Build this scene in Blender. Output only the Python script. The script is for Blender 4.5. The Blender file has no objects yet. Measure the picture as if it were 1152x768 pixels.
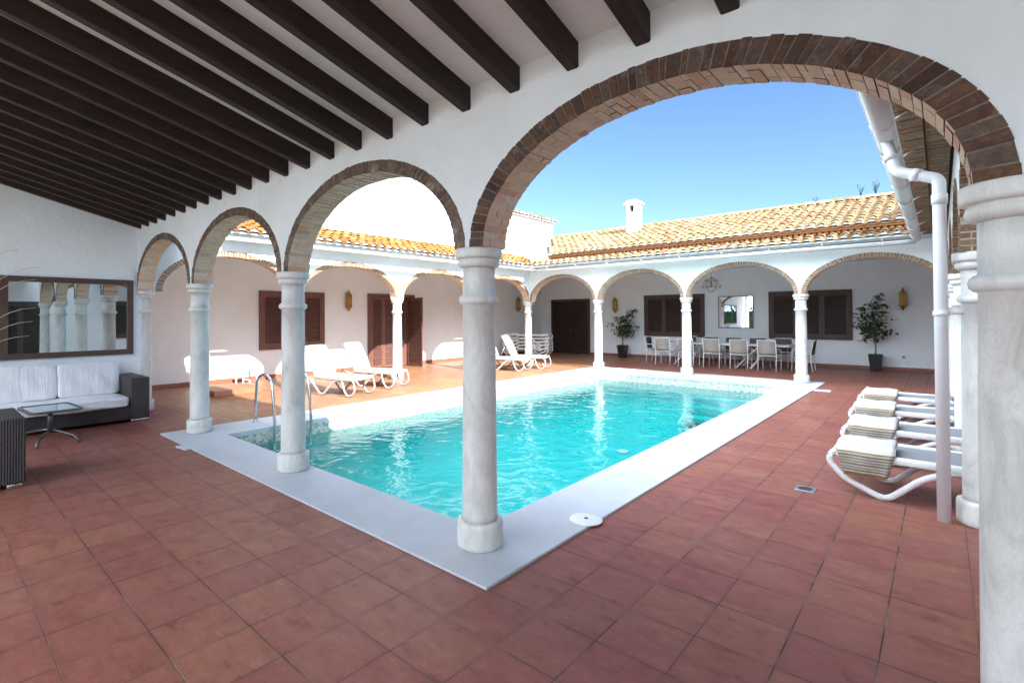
import bpy, math, random
from mathutils import Vector, Matrix
random.seed(7)
sc = bpy.context.scene
C = sc.collection
PI = math.pi
R = math.radians

# ------------------------------------------------------------------ helpers
class MB:
    def __init__(s):
        s.v = []; s.f = []; s.sm = []; s.mi = {}; s.M = Matrix.Identity(4)
    def add(s, vs, fs, smooth=False):
        o = len(s.v)
        s.v += [tuple(s.M @ Vector(p)) for p in vs]
        for f in fs:
            s.f.append([o + i for i in f]); s.sm.append(smooth)
    def box(s, x0, x1, y0, y1, z0, z1):
        s.add([(x0,y0,z0),(x1,y0,z0),(x1,y1,z0),(x0,y1,z0),(x0,y0,z1),(x1,y0,z1),(x1,y1,z1),(x0,y1,z1)],
              [(3,2,1,0),(4,5,6,7),(0,1,5,4),(1,2,6,5),(2,3,7,6),(3,0,4,7)])
    def rbox(s, x0, x1, y0, y1, z0, z1, r=.01, seg=2):
        # box with rounded edges: superellipsoid-like grid of chamfered corners
        import bmesh
        bm = bmesh.new()
        bmesh.ops.create_cube(bm, size=1)
        for v in bm.verts:
            v.co = Vector(((x0+x1)/2+v.co.x*(x1-x0), (y0+y1)/2+v.co.y*(y1-y0), (z0+z1)/2+v.co.z*(z1-z0)))
        bmesh.ops.bevel(bm, geom=bm.edges[:], offset=r, segments=seg, affect='EDGES', profile=.5)
        bm.verts.index_update()
        s.add([v.co[:] for v in bm.verts], [[v.index for v in f.verts] for f in bm.faces], seg > 1)
        bm.free()
    def tube(s, pts, r, n=10, cap=True, flat=None):
        P = [Vector(p) for p in pts]; m = len(P)
        rr = r if isinstance(r, (list, tuple)) else [r]*m
        T = []
        for i in range(m):
            a = P[min(i+1, m-1)] - P[max(i-1, 0)]
            T.append(a.normalized())
        up = Vector((0,0,1)) if abs(T[0].z) < .9 else Vector((1,0,0))
        N = (up - T[0]*up.dot(T[0])).normalized()
        vs = []
        for i in range(m):
            N = (N - T[i]*N.dot(T[i])).normalized()
            B = T[i].cross(N)
            for k in range(n):
                a = 2*PI*k/n
                ca, sa = math.cos(a), math.sin(a)
                if flat: vs.append(P[i] + N*ca*rr[i]*flat[0] + B*sa*rr[i]*flat[1])
                else: vs.append(P[i] + N*ca*rr[i] + B*sa*rr[i])
        fs = []
        for i in range(m-1):
            for k in range(n):
                fs.append((i*n+k, i*n+(k+1)%n, (i+1)*n+(k+1)%n, (i+1)*n+k))
        s.add(vs, fs, True)
        if cap:
            o = len(s.v)
            s.f.append([o-m*n+k for k in range(n)][::-1]); s.sm.append(False)
            s.f.append([o-n+k for k in range(n)]); s.sm.append(False)
    def lathe(s, prof, n=32, c=(0,0,0), smooth=True):
        vs = []; m = len(prof)
        for r, z in prof:
            for k in range(n):
                a = 2*PI*k/n
                vs.append((c[0]+r*math.cos(a), c[1]+r*math.sin(a), c[2]+z))
        fs = []
        for i in range(m-1):
            for k in range(n):
                fs.append((i*n+k, i*n+(k+1)%n, (i+1)*n+(k+1)%n, (i+1)*n+k))
        s.add(vs, fs, smooth)
        o = len(s.v)
        s.f.append([o-m*n+k for k in range(n)][::-1]); s.sm.append(False)
        s.f.append([o-n+k for k in range(n)]); s.sm.append(False)
    def build(s, name, mat, parent=None, mat2=None):
        me = bpy.data.meshes.new(name)
        me.from_pydata(s.v, [], s.f)
        me.polygons.foreach_set('use_smooth', s.sm)
        if mat: me.materials.append(mat)
        if mat2:
            me.materials.append(mat2)
            for k in s.mi: me.polygons[k].material_index = 1
        me.update()
        o = bpy.data.objects.new(name, me); C.objects.link(o)
        if parent: o.parent = parent
        return o

def thing(name, label, cat, loc=(0,0,0), rz=0, group=None):
    o = bpy.data.objects.new(name, None); C.objects.link(o)
    o.location = loc; o.rotation_euler = (0,0,rz); o.empty_display_size = .1
    return tag(o, label, cat, group)
def tag(o, label, cat, group=None):
    o['label'] = label; o['category'] = cat; o['kind'] = 'thing'
    if group: o['group'] = group
    return o
def struct(o, kind='structure'):
    o['kind'] = kind; return o
def dup(root, loc, rz, label, group=None):
    r = root.copy(); C.objects.link(r); r.location = loc; r.rotation_euler = (0,0,rz); r['label'] = label
    if group: r['group'] = group
    for ch in list(root.children):
        c = ch.copy(); C.objects.link(c); c.parent = r
        for g in list(ch.children):
            d = g.copy(); C.objects.link(d); d.parent = c
    return r

# ------------------------------------------------------------------ materials
class NT:
    def __init__(s, name):
        s.m = bpy.data.materials.new(name); s.m.use_nodes = True
        s.t = s.m.node_tree; s.n = s.t.nodes; s.l = s.t.links
        s.bsdf = s.n['Principled BSDF']; s.out = s.n['Material Output']
    def node(s, typ, **kw):
        n = s.n.new(typ)
        for k, v in kw.items():
            if k in n.inputs if isinstance(k, str) and k in [i.name for i in n.inputs] else False: n.inputs[k].default_value = v
            else: setattr(n, k, v)
        return n
    def link(s, a, b): s.l.new(a, b)
    def pos(s, scale=(1,1,1), loc=(0,0,0)):
        g = s.n.new('ShaderNodeNewGeometry')
        mp = s.n.new('ShaderNodeMapping'); mp.inputs['Scale'].default_value = scale; mp.inputs['Location'].default_value = loc
        s.link(g.outputs['Position'], mp.inputs['Vector']); return mp.outputs[0]
    def obj(s, scale=(1,1,1)):
        g = s.n.new('ShaderNodeTexCoord')
        mp = s.n.new('ShaderNodeMapping'); mp.inputs['Scale'].default_value = scale
        s.link(g.outputs['Object'], mp.inputs['Vector']); return mp.outputs[0]
    def noise(s, vec, scale=5, detail=4, rough=.55, dist=0):
        n = s.n.new('ShaderNodeTexNoise'); n.inputs['Scale'].default_value = scale; n.inputs['Detail'].default_value = detail
        n.inputs['Roughness'].default_value = rough; n.inputs['Distortion'].default_value = dist
        s.link(vec, n.inputs['Vector']); return n.outputs['Fac']
    def ramp(s, fac, stops, interp='LINEAR'):
        r = s.n.new('ShaderNodeValToRGB'); cr = r.color_ramp; cr.interpolation = interp
        while len(cr.elements) < len(stops): cr.elements.new(.5)
        for e, (p, c) in zip(cr.elements, stops):
            e.position = p; e.color = (c[0], c[1], c[2], 1) if hasattr(c, '__len__') else (c, c, c, 1)
        s.link(fac, r.inputs[0]); return r.outputs[0]
    def mix(s, fac, a, b, mode='MIX'):
        m = s.n.new('ShaderNodeMix'); m.data_type = 'RGBA'; m.blend_type = mode
        for sock, val in ((m.inputs[0], fac), (m.inputs[6], a), (m.inputs[7], b)):
            if hasattr(val, 'is_linked') or isinstance(val, bpy.types.NodeSocket): s.link(val, sock)
            elif hasattr(val, '__len__'): sock.default_value = (*val, 1)
            else: sock.default_value = val
        return m.outputs[2]
    def math(s, op, a, b=None, c=None):
        m = s.n.new('ShaderNodeMath'); m.operation = op
        for i, val in enumerate((a, b, c)):
            if val is None: continue
            if isinstance(val, bpy.types.NodeSocket): s.link(val, m.inputs[i])
            else: m.inputs[i].default_value = val
        return m.outputs[0]
    def island(s):
        return s.n.new('ShaderNodeNewGeometry').outputs['Random Per Island']
    def bump(s, h, strength=.3, dist=.01):
        b = s.n.new('ShaderNodeBump'); b.inputs['Strength'].default_value = strength; b.inputs['Distance'].default_value = dist
        s.link(h, b.inputs['Height']); s.link(b.outputs[0], s.bsdf.inputs['Normal']); return b
    def set(s, color=None, rough=None, metal=None, spec=None):
        for nm, val in (('Base Color', color), ('Roughness', rough), ('Metallic', metal), ('Specular IOR Level', spec)):
            if val is None: continue
            if isinstance(val, bpy.types.NodeSocket): s.link(val, s.bsdf.inputs[nm])
            elif hasattr(val, '__len__'): s.bsdf.inputs[nm].default_value = (*val, 1)
            else: s.bsdf.inputs[nm].default_value = val
        return s.m

def m_plaster(name, base=(.8,.8,.78), dirt=.12):
    t = NT(name)
    p = t.pos()
    n1 = t.noise(p, 1.1, 5, .6)
    n2 = t.noise(t.pos((3,3,.35)), 1.6, 5, .6)
    dark = tuple(c*(1-dirt) * k for c, k in zip(base, (1, .985, .95)))
    c = t.mix(t.ramp(n1, [(.35, 0), (.75, 1)]), base, dark)
    st = t.ramp(n2, [(.6, 0), (.8, 1)])
    c = t.mix(t.math('MULTIPLY', st, .5), c, tuple(b*k*(1-dirt*1.3) for b, k in zip(base, (1, .97, .9))))
    t.set(c, .85, 0, .25)
    vo = t.n.new('ShaderNodeTexVoronoi'); vo.feature = 'DISTANCE_TO_EDGE'; vo.inputs['Scale'].default_value = .8
    wv = t.n.new('ShaderNodeVectorMath'); wv.operation = 'ADD'; t.link(p, wv.inputs[0])
    nn = t.n.new('ShaderNodeTexNoise'); nn.inputs['Scale'].default_value = 3.5; nn.inputs['Detail'].default_value = 6; t.link(p, nn.inputs['Vector'])
    t.link(nn.outputs['Color'], wv.inputs[1]); t.link(wv.outputs[0], vo.inputs['Vector'])
    crack = t.math('MULTIPLY', t.ramp(vo.outputs['Distance'], [(0, 1), (.004, 0)]), t.ramp(t.noise(p, .9, 2), [(.55, 0), (.62, .38)]))
    c = t.mix(crack, c, tuple(b*.45 for b in base)); t.set(c)
    # scuffs and splash dirt close to the floor
    sp = t.n.new('ShaderNodeSeparateXYZ'); t.link(p, sp.inputs[0])
    low = t.math('MULTIPLY', t.ramp(sp.outputs[2], [(0, 1), (.55, 0)]), t.ramp(t.noise(t.pos((5,5,1.5)), 2.4, 5, .7), [(.45, 0), (.7, .35)]))
    c = t.mix(low, c, tuple(b*k for b, k in zip(base, (.62,.56,.48)))); t.set(c)
    n3 = t.noise(p, 14, 6, .62)
    n4 = t.noise(p, 2.2, 3)
    h = t.math('ADD', n3, t.math('MULTIPLY', n4, 2.5))
    t.bump(h, .5, .014)
    return t.m

def m_coping():
    t = NT('white_coping_stone')
    p = t.pos()
    c = t.mix(t.ramp(t.noise(p, 1.6, 6, .65), [(.35, 0), (.7, 1)]), (.56,.58,.605), (.48,.50,.525))
    c = t.mix(t.ramp(t.noise(p, 9, 6, .7), [(.55, 0), (.75, .35)]), c, (.43,.43,.42))
    c = t.mix(t.ramp(t.noise(p, 120, 3, .7), [(.55, 0), (.72, .4)]), c, (.45,.46,.47))
    sp = t.n.new('ShaderNodeSeparateXYZ'); t.link(p, sp.inputs[0])
    js = []
    for k_, off in ((0, .31), (1, .12)):
        f_ = t.math('FRACT', t.math('DIVIDE', t.math('ADD', sp.outputs[k_], off), 1.17))
        js.append(t.math('LESS_THAN', t.math('MINIMUM', f_, t.math('SUBTRACT', 1, f_)), .0024))
    # joints run across each side of the coping only
    onx = t.math('MULTIPLY', t.math('LESS_THAN', sp.outputs[1], .2), js[0]); onx2 = t.math('MULTIPLY', t.math('GREATER_THAN', sp.outputs[1], 10.9), js[0])
    iny = t.math('MULTIPLY', t.math('GREATER_THAN', sp.outputs[1], .2), t.math('LESS_THAN', sp.outputs[1], 10.9))
    j_ = t.math('MAXIMUM', t.math('MAXIMUM', onx, onx2), t.math('MULTIPLY', iny, js[1]))
    c = t.mix(t.math('MULTIPLY', j_, .45), c, (.36,.36,.35))
    t.set(c, .62, 0, .3); t.bump(t.noise(p, 45, 5, .65), .25, .005)
    return t.m

def m_simple(name, col, rough=.5, metal=0, spec=.5, var=.0, scale=8, bump=0):
    t = NT(name)
    if var:
        n = t.noise(t.obj(), scale, 4)
        c = t.mix(t.ramp(n, [(.3, 0), (.7, 1)]), tuple(k*(1-var) for k in col), tuple(min(1, k*(1+var)) for k in col))
        t.set(c, rough, metal, spec)
        if bump: t.bump(n, bump, .004)
    else: t.set(col, rough, metal, spec)
    return t.m

M = {}
M['plaster'] = m_plaster('plaster', (.77,.81,.81), .15)
M['plaster_in'] = m_plaster('plaster_gallery', (.845,.885,.91), .07)
M['plaster_up'] = m_plaster('sunlit_upper_plaster', (.62,.62,.62), .06)  # white plaster greyed in its colour against sun glare on the upper walls
M['ceiling'] = m_plaster('ceiling_plaster', (.79,.88,.94), .10)

def m_marble():
    t = NT('marble')
    oi = t.n.new('ShaderNodeObjectInfo')
    tc = t.n.new('ShaderNodeTexCoord')
    va = t.n.new('ShaderNodeVectorMath'); va.operation = 'ADD'
    t.link(tc.outputs['Object'], va.inputs[0])
    sh = t.n.new('ShaderNodeVectorMath'); sh.operation = 'SCALE'
    t.link(oi.outputs['Location'], sh.inputs[0]); sh.inputs['Scale'].default_value = 3.7
    t.link(sh.outputs[0], va.inputs[1])
    mp = t.n.new('ShaderNodeMapping'); mp.inputs['Scale'].default_value = (4.5, 4.5, 1.9)
    t.link(va.outputs[0], mp.inputs['Vector'])
    n = t.noise(mp.outputs[0], 1.3, 7, .65, 1.2)
    c = t.ramp(n, [(.28, (.47,.46,.415)), (.42, (.62,.61,.565)), (.6, (.715,.705,.67)), (.8, (.77,.76,.73))])
    n2 = t.noise(mp.outputs[0], 3.1, 5, .7, 2.5)
    v = t.ramp(n2, [(.47, 0), (.5, 1), (.53, 0)])
    c = t.mix(t.math('MULTIPLY', v, .3), c, (.40,.40,.37))
    w = t.noise(va.outputs[0], 6, 4, .6)
    c = t.mix(t.math('MULTIPLY', t.ramp(w, [(.6, 0), (.78, 1)]), .35), c, (.52,.45,.32))
    t.set(c, .42, 0, .45)
    t.bump(t.noise(va.outputs[0], 30, 5), .12, .004)
    return t.m
M['marble'] = m_marble()

def m_brick(name, stops, lime=.3, dk=.75):
    t = NT(name)
    r = t.island()
    c = t.ramp(r, stops)
    p = t.pos()
    n = t.noise(p, 34, 7, .72)
    c = t.mix(t.ramp(n, [(.3, dk), (.7, 0)]), c, (.045,.032,.026))
    n2 = t.noise(p, 11, 8, .75)
    c = t.mix(t.math('MULTIPLY', t.ramp(n2, [(.54, 0), (.66, 1)]), lime), c, (.58,.54,.48))
    t.set(c, .9, 0, .2)
    t.bump(t.math('ADD', n, t.noise(p, 70, 3)), .7, .008)
    return t.m
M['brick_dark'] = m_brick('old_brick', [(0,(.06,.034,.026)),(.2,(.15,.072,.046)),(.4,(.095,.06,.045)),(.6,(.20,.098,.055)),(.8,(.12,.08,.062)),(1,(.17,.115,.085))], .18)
M['brick_warm'] = m_brick('warm_brick', [(0,(.36,.20,.11)),(.3,(.42,.27,.16)),(.6,(.34,.22,.14)),(1,(.46,.33,.2))], .3)
M['brick_orange'] = m_brick('orange_brick', [(0,(.42,.17,.07)),(.5,(.5,.22,.09)),(1,(.46,.25,.12))], .1)
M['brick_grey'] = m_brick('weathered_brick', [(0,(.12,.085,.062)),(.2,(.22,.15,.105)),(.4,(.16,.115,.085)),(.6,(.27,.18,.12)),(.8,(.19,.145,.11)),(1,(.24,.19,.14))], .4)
M['brick_washed'] = m_brick('lime_washed_brick', [(0,(.66,.42,.28)),(.25,(.78,.60,.44)),(.5,(.72,.51,.36)),(.75,(.80,.66,.5)),(1,(.62,.37,.24))], .35, .22)
M['mortar'] = m_simple('lime_mortar', (.17,.14,.11), .95, 0, .1, .3, 30, .4)
M['mortar_light'] = m_simple('whitewashed_mortar', (.62,.58,.5), .95, 0, .1, .2, 30, .4)

def m_tile_floor():
    t = NT('terracotta_floor')
    g = t.n.new('ShaderNodeNewGeometry'); sp = t.n.new('ShaderNodeSeparateXYZ'); t.link(g.outputs['Position'], sp.inputs[0])
    u = t.math('DIVIDE', t.math('SUBTRACT', sp.outputs[0], 1.195), .3745)
    v = t.math('DIVIDE', t.math('ADD', sp.outputs[1], .024), .381)
    fu, fv = t.math('FRACT', u), t.math('FRACT', v)
    cu, cv = t.math('FLOOR', u), t.math('FLOOR', v)
    du = t.math('MINIMUM', fu, t.math('SUBTRACT', 1, fu)); dv = t.math('MINIMUM', fv, t.math('SUBTRACT', 1, fv))
    cx = t.n.new('ShaderNodeCombineXYZ'); t.link(cu, cx.inputs[0]); t.link(cv, cx.inputs[1])
    wn = t.n.new('ShaderNodeTexWhiteNoise'); wn.noise_dimensions = '2D'; t.link(cx.outputs[0], wn.inputs[0])
    rnd = wn.outputs['Value']
    d = t.math('MINIMUM', du, dv)
    # joints differ in width from one line to the next
    lu = t.n.new('ShaderNodeTexWhiteNoise'); lu.noise_dimensions = '1D'; t.link(t.math('ROUND', u), lu.inputs['W'])
    lv = t.n.new('ShaderNodeTexWhiteNoise'); lv.noise_dimensions = '1D'; t.link(t.math('ADD', t.math('ROUND', v), 57.3), lv.inputs['W'])
    wu = t.math('MULTIPLY_ADD', lu.outputs['Value'], .008, .006); wv = t.math('MULTIPLY_ADD', lv.outputs['Value'], .008, .005)
    gu = t.math('SUBTRACT', 1, t.math('SMOOTHSTEP', du, 0, 1) if False else t.math('MINIMUM', t.math('DIVIDE', du, wu), 1))
    gv = t.math('SUBTRACT', 1, t.math('MINIMUM', t.math('DIVIDE', dv, wv), 1))
    grout = t.math('MAXIMUM', gu, gv)
    gm = t.math('MINIMUM', t.math('MULTIPLY', grout, 2.2), 1)
    # cloudy tile face, shifted per tile
    of = t.n.new('ShaderNodeVectorMath'); of.operation = 'SCALE'; t.link(wn.outputs['Color'], of.inputs[0]); of.inputs['Scale'].default_value = 13
    ad = t.n.new('ShaderNodeVectorMath'); ad.operation = 'ADD'; t.link(g.outputs['Position'], ad.inputs[0]); t.link(of.outputs[0], ad.inputs[1])
    mp = t.n.new('ShaderNodeMapping'); mp.inputs['Scale'].default_value = (4.2, 8.5, 3); t.link(ad.outputs[0], mp.inputs['Vector'])
    n = t.noise(mp.outputs[0], 1.2, 8, .66, .35)
    c = t.ramp(n, [(.27, (.155,.050,.036)), (.42, (.24,.082,.058)), (.58, (.28,.099,.071)), (.75, (.335,.135,.098))])
    nf = t.noise(mp.outputs[0], 5.5, 6, .7, .3)
    c = t.mix(t.math('MULTIPLY', t.ramp(nf, [(.52, 0), (.68, 1)]), .5), c, (.15,.055,.042))
    edge = t.ramp(d, [(.0, 1), (.10, 0)])
    c = t.mix(t.math('MULTIPLY', edge, .28), c, (.15,.06,.046))
    hsv = t.n.new('ShaderNodeHueSaturation'); t.link(c, hsv.inputs['Color'])
    t.link(t.math('MULTIPLY_ADD', rnd, .13, .95), hsv.inputs['Value'])
    t.link(t.math('MULTIPLY_ADD', rnd, .014, .493), hsv.inputs['Hue'])
    big = t.noise(g.outputs['Position'], .7, 4, .6)
    c2 = t.mix(t.math('MULTIPLY', t.ramp(big, [(.45, 0), (.75, 1)]), .3), hsv.outputs[0], (.30,.16,.12))
    speck = t.noise(g.outputs['Position'], 160, 2, .7)
    c2 = t.mix(t.ramp(speck, [(.62, 0), (.75, .45)]), c2, (.13,.055,.04))
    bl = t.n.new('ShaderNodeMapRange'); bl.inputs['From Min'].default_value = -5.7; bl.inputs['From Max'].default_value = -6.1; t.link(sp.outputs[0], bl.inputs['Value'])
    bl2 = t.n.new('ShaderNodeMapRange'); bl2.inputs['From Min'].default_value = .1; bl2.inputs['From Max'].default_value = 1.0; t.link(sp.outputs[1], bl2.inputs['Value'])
    c2 = t.mix(t.math('MULTIPLY', bl.outputs[0], bl2.outputs[0]), c2, t.mix(1.0, c2, (1.2,1.62,1.22), 'MULTIPLY'))     # sunlight on the lounger terrace, partly painted into paler terracotta
    gn = t.noise(g.outputs['Position'], 3.0, 3)
    gc = t.ramp(gn, [(.45, (.07,.045,.038)), (.66, (.24,.16,.11))])
    c3 = t.mix(gm, c2, gc)
    n5 = t.noise(g.outputs['Position'], 9, 5, .6)
    rough = t.math('MULTIPLY_ADD', n5, .3, .30)
    rough = t.math('MAXIMUM', rough, t.math('MULTIPLY', gm, .9))
    t.set(c3, rough, 0, .2)
    h = t.math('SUBTRACT', t.math('MULTIPLY', n, .25), grout)
    t.bump(h, .5, .004)
    return t.m
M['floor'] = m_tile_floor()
M['coping'] = m_coping()
M['skirting'] = m_simple('terracotta_skirting', (.26,.10,.065), .5, 0, .4, .15, 6)
M['step'] = m_simple('terracotta_step', (.34,.145,.08), .55, 0, .35, .15, 6)

def m_roof(name, stops, lichen):
    t = NT(name)
    c = t.ramp(t.island(), stops)
    p = t.pos()
    n = t.noise(p, 7, 6, .7)
    c = t.mix(t.math('MULTIPLY', t.ramp(n, [(.5, 0), (.68, 1)]), lichen), c, (.34,.27,.175))
    n2 = t.noise(p, 17, 4, .7)
    c = t.mix(t.ramp(n2, [(.56, 0), (.74, .6)]), c, (.12,.08,.055))
    t.set(c, .9, 0, .2)
    t.bump(n2, .5, .01)
    return t.m
M['tile_old'] = m_roof('pale_roof_tile', [(0,(.22,.14,.072)),(.3,(.275,.195,.108)),(.6,(.24,.163,.09)),(.85,(.18,.092,.045)),(1,(.30,.23,.142))], .35)
M['tile_new'] = m_roof('orange_roof_tile', [(0,(.20,.082,.02)),(.35,(.25,.12,.032)),(.6,(.19,.068,.017)),(.85,(.25,.13,.045)),(1,(.29,.18,.08))], .14)
M['lime'] = m_simple('lime_wash', (.8,.79,.76), .9, 0, .2, .06, 9, .3)

def m_wood(name, a, b, rough=.55, gl=(1,12,12)):
    t = NT(name)
    n = t.noise(t.obj(gl), 2.2, 6, .65, .6)
    c = t.ramp(n, [(.3, a), (.62, b), (.82, tuple(min(1, k*2.1) for k in b))])
    t.set(c, rough, 0, .35)
    t.bump(n, .35, .006)
    return t.m
M['beam'] = m_wood('dark_beam_wood', (.010,.006,.005), (.033,.019,.015), .6, (16,.8,16))
M['wood'] = m_wood('brown_joinery', (.062,.036,.028), (.098,.06,.047), .5, (10,10,1.2))
M['wood_red'] = m_wood('red_brown_joinery', (.125,.056,.042), (.185,.088,.066), .5, (10,10,1.2))
M['wood_dark'] = m_wood('dark_slats', (.022,.013,.010), (.045,.027,.021), .5, (1.2,1.2,10))
M['wood_slat'] = m_wood('red_slats', (.075,.03,.023), (.13,.056,.042), .55, (1.2,1.2,10))

def m_glass_pane():
    t = NT('dark_window_glass')
    t.set((.012,.03,.032), .02, 0, .5)
    gl = t.n.new('ShaderNodeBsdfGlossy'); gl.inputs['Roughness'].default_value = .004; gl.inputs['Color'].default_value = (.80,.9,.92,1)
    mx = t.n.new('ShaderNodeMixShader'); mx.inputs[0].default_value = .62
    t.link(t.bsdf.outputs[0], mx.inputs[1]); t.link(gl.outputs[0], mx.inputs[2]); t.link(mx.outputs[0], t.out.inputs[0])
    return t.m
M['pane'] = m_glass_pane()
M['mirror'] = m_simple('mirror_glass', (.85,.87,.87), .01, 1)
M['chrome'] = m_simple('polished_steel', (.62,.62,.62), .18, 1)
M['steel'] = m_simple('brushed_grey_metal', (.16,.155,.16), .38, .8)
M['brass'] = m_simple('aged_brass', (.33,.20,.05), .32, .9, .5, .4, 40)
M['amber'] = m_simple('amber_glass', (.45,.27,.07), .2, 0, .5)
M['iron'] = m_simple('dark_iron', (.04,.035,.03), .5, .7)
M['white_plastic'] = m_simple('white_plastic', (.76,.76,.75), .4, 0, .45, .04, 5)
M['sunlit_white_plastic'] = m_simple('sunlit_white_plastic', (.34,.325,.30), .4, 0, .45, .05, 5)  # white plastic, darkened in its colour for the loungers in full sun
M['white_metal'] = m_simple('white_painted_metal', (.76,.76,.75), .4, 0, .45)
M['pvc'] = m_simple('white_pvc', (.78,.79,.80), .33, 0, .5, .03, 3)
M['gutter'] = m_simple('white_gutter_metal', (.74,.745,.74), .4, 0, .5, .06, 3)
M['fabric_white'] = m_simple('cream_sling', (.26,.23,.19), .85, 0, .2, .05, 60, .25)
M['fabric_grey'] = m_simple('grey_sling', (.27,.275,.29), .8, 0, .25, .15, 90, .3)
M['fabric_taupe'] = m_simple('taupe_sling', (.36,.33,.29), .85, 0, .2, .1, 90, .3)
M['fabric_dark'] = m_simple('brown_sling', (.13,.11,.095), .85, 0, .2, .1, 90, .3)
M['pot'] = m_simple('black_pot', (.012,.012,.014), .35, 0, .5)
M['soil'] = m_simple('potting_soil', (.05,.035,.025), .95, 0, .1, .3, 50)
M['trunk'] = m_simple('pale_bark', (.27,.24,.2), .9, 0, .2, .25, 25, .3)
M['twig'] = m_simple('dry_twig', (.62,.54,.42), .85, 0, .2, .15, 10)
M['drain'] = m_simple('drain_steel', (.36,.37,.38), .4, .7, .5, .1, 20)
M['black'] = m_simple('black_hole', (.01,.01,.01), .8)
M['ceramic'] = m_simple('stoneware', (.35,.3,.25), .6, 0, .4, .2, 6)
M['socket'] = m_simple('beige_plastic', (.55,.5,.4), .5)

def m_leaf(name, a, b):
    t = NT(name)
    c = t.ramp(t.island(), [(0, a), (1, b)])
    t.set(c, .42, 0, .4)
    return t.m
M['leaf'] = m_leaf('ficus_leaf', (.012,.035,.010), (.05,.105,.03))

def m_cushion():
    t = NT('white_cushion_cotton')
    p = t.obj()
    n = t.noise(p, 4, 5, .6, 1.2); n2 = t.noise(p, 160, 2)
    c = t.mix(t.ramp(n, [(.3, 0), (.7, 1)]), (.74,.74,.76), (.81,.81,.81))
    t.set(c, .9, 0, .2); t.bsdf.inputs['Sheen Weight'].default_value = .2
    n3 = t.noise(t.obj((3,9,1.1)), 2.2, 4, .6, .6)
    t.bump(t.math('ADD', t.math('MULTIPLY', n3, 5), t.math('MULTIPLY', n2, .15)), .32, .012)
    return t.m
M['cushion'] = m_cushion()

def m_wicker():
    t = NT('brown_wicker')
    g = t.n.new('ShaderNodeTexCoord'); sp = t.n.new('ShaderNodeSeparateXYZ'); t.link(g.outputs['Object'], sp.inputs[0])
    hx = t.math('ADD', sp.outputs[0], sp.outputs[1])
    a = t.math('SINE', t.math('MULTIPLY', hx, 2*PI/.021))
    b = t.math('SINE', t.math('MULTIPLY_ADD', sp.outputs[2], 2*PI/.011, t.math('MULTIPLY', t.math('ROUND', t.math('DIVIDE', hx, .021)), PI)))
    h = t.math('ADD', t.math('MULTIPLY', a, .7), t.math('MULTIPLY', b, .35))
    c = t.ramp(t.math('MULTIPLY_ADD', h, .4, .5), [(.1, (.016,.012,.011)), (.5, (.062,.05,.047)), (.9, (.13,.108,.10))])
    n = t.noise(g.outputs['Object'], 30, 3)
    c = t.mix(t.math('MULTIPLY', n, .4), c, (.045,.04,.04))
    t.set(c, .45, 0, .4); t.bump(h, .9, .006)
    return t.m
M['wicker'] = m_wicker()

def m_towel():
    t = NT('striped_towel')
    g = t.n.new('ShaderNodeTexCoord'); sp = t.n.new('ShaderNodeSeparateXYZ'); t.link(g.outputs['UV'], sp.inputs[0])
    w = t.math('FRACT', t.math('MULTIPLY', sp.outputs[1], 1.0))
    stripes = t.ramp(w, [(0,(.70,.69,.66)),(.30,(.52,.51,.49)),(.33,(.70,.69,.66)),(.44,(.66,.63,.57)),(.46,(.22,.14,.06)),(.49,(.42,.34,.22)),(.53,(.10,.085,.08)),(.565,(.46,.39,.28)),(.59,(.13,.11,.10)),(.625,(.42,.36,.26)),(.65,(.17,.17,.20)),(.685,(.40,.32,.20)),(.715,(.10,.08,.07)),(.75,(.44,.39,.29)),(.78,(.20,.20,.23)),(.815,(.40,.32,.2)),(.845,(.09,.075,.065)),(.875,(.46,.40,.30)),(.91,(.20,.15,.08)),(.945,(.36,.25,.05))], 'CONSTANT')
    n = t.noise(g.outputs['Object'], 260, 2)
    c = t.mix(t.math('MULTIPLY', n, .25), stripes, (.5,.47,.42))
    t.set(c, .95, 0, .15); t.bsdf.inputs['Sheen Weight'].default_value = .2
    t.bump(t.math('ADD', n, t.math('MULTIPLY', t.noise(g.outputs['Object'], 14, 3), 3)), .6, .008)
    return t.m
M['towel'] = m_towel()

def m_mosaic():
    t = NT('pool_mosaic')
    g = t.n.new('ShaderNodeNewGeometry'); sp = t.n.new('ShaderNodeSeparateXYZ'); t.link(g.outputs['Position'], sp.inputs[0])
    k = .028
    hx = t.math('DIVIDE', t.math('ADD', sp.outputs[0], sp.outputs[1]), k); hz = t.math('DIVIDE', sp.outputs[2], k)
    cx = t.n.new('ShaderNodeCombineXYZ'); t.link(t.math('FLOOR', hx), cx.inputs[0]); t.link(t.math('FLOOR', hz), cx.inputs[1])
    wn = t.n.new('ShaderNodeTexWhiteNoise'); wn.noise_dimensions = '2D'; t.link(cx.outputs[0], wn.inputs[0])
    c = t.ramp(wn.outputs['Value'], [(0,(.20,.27,.24)),(.18,(.56,.54,.46)),(.4,(.34,.38,.32)),(.55,(.66,.63,.54)),(.8,(.24,.32,.29)),(.88,(.62,.58,.48))], 'CONSTANT')
    fu, fv = t.math('FRACT', hx), t.math('FRACT', hz)
    d = t.math('MINIMUM', t.math('MINIMUM', fu, t.math('SUBTRACT', 1, fu)), t.math('MINIMUM', fv, t.math('SUBTRACT', 1, fv)))
    c = t.mix(t.math('LESS_THAN', d, .07), c, (.6,.6,.54))
    t.set(c, .3, 0, .5)
    return t.m
M['mosaic'] = m_mosaic()

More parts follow.
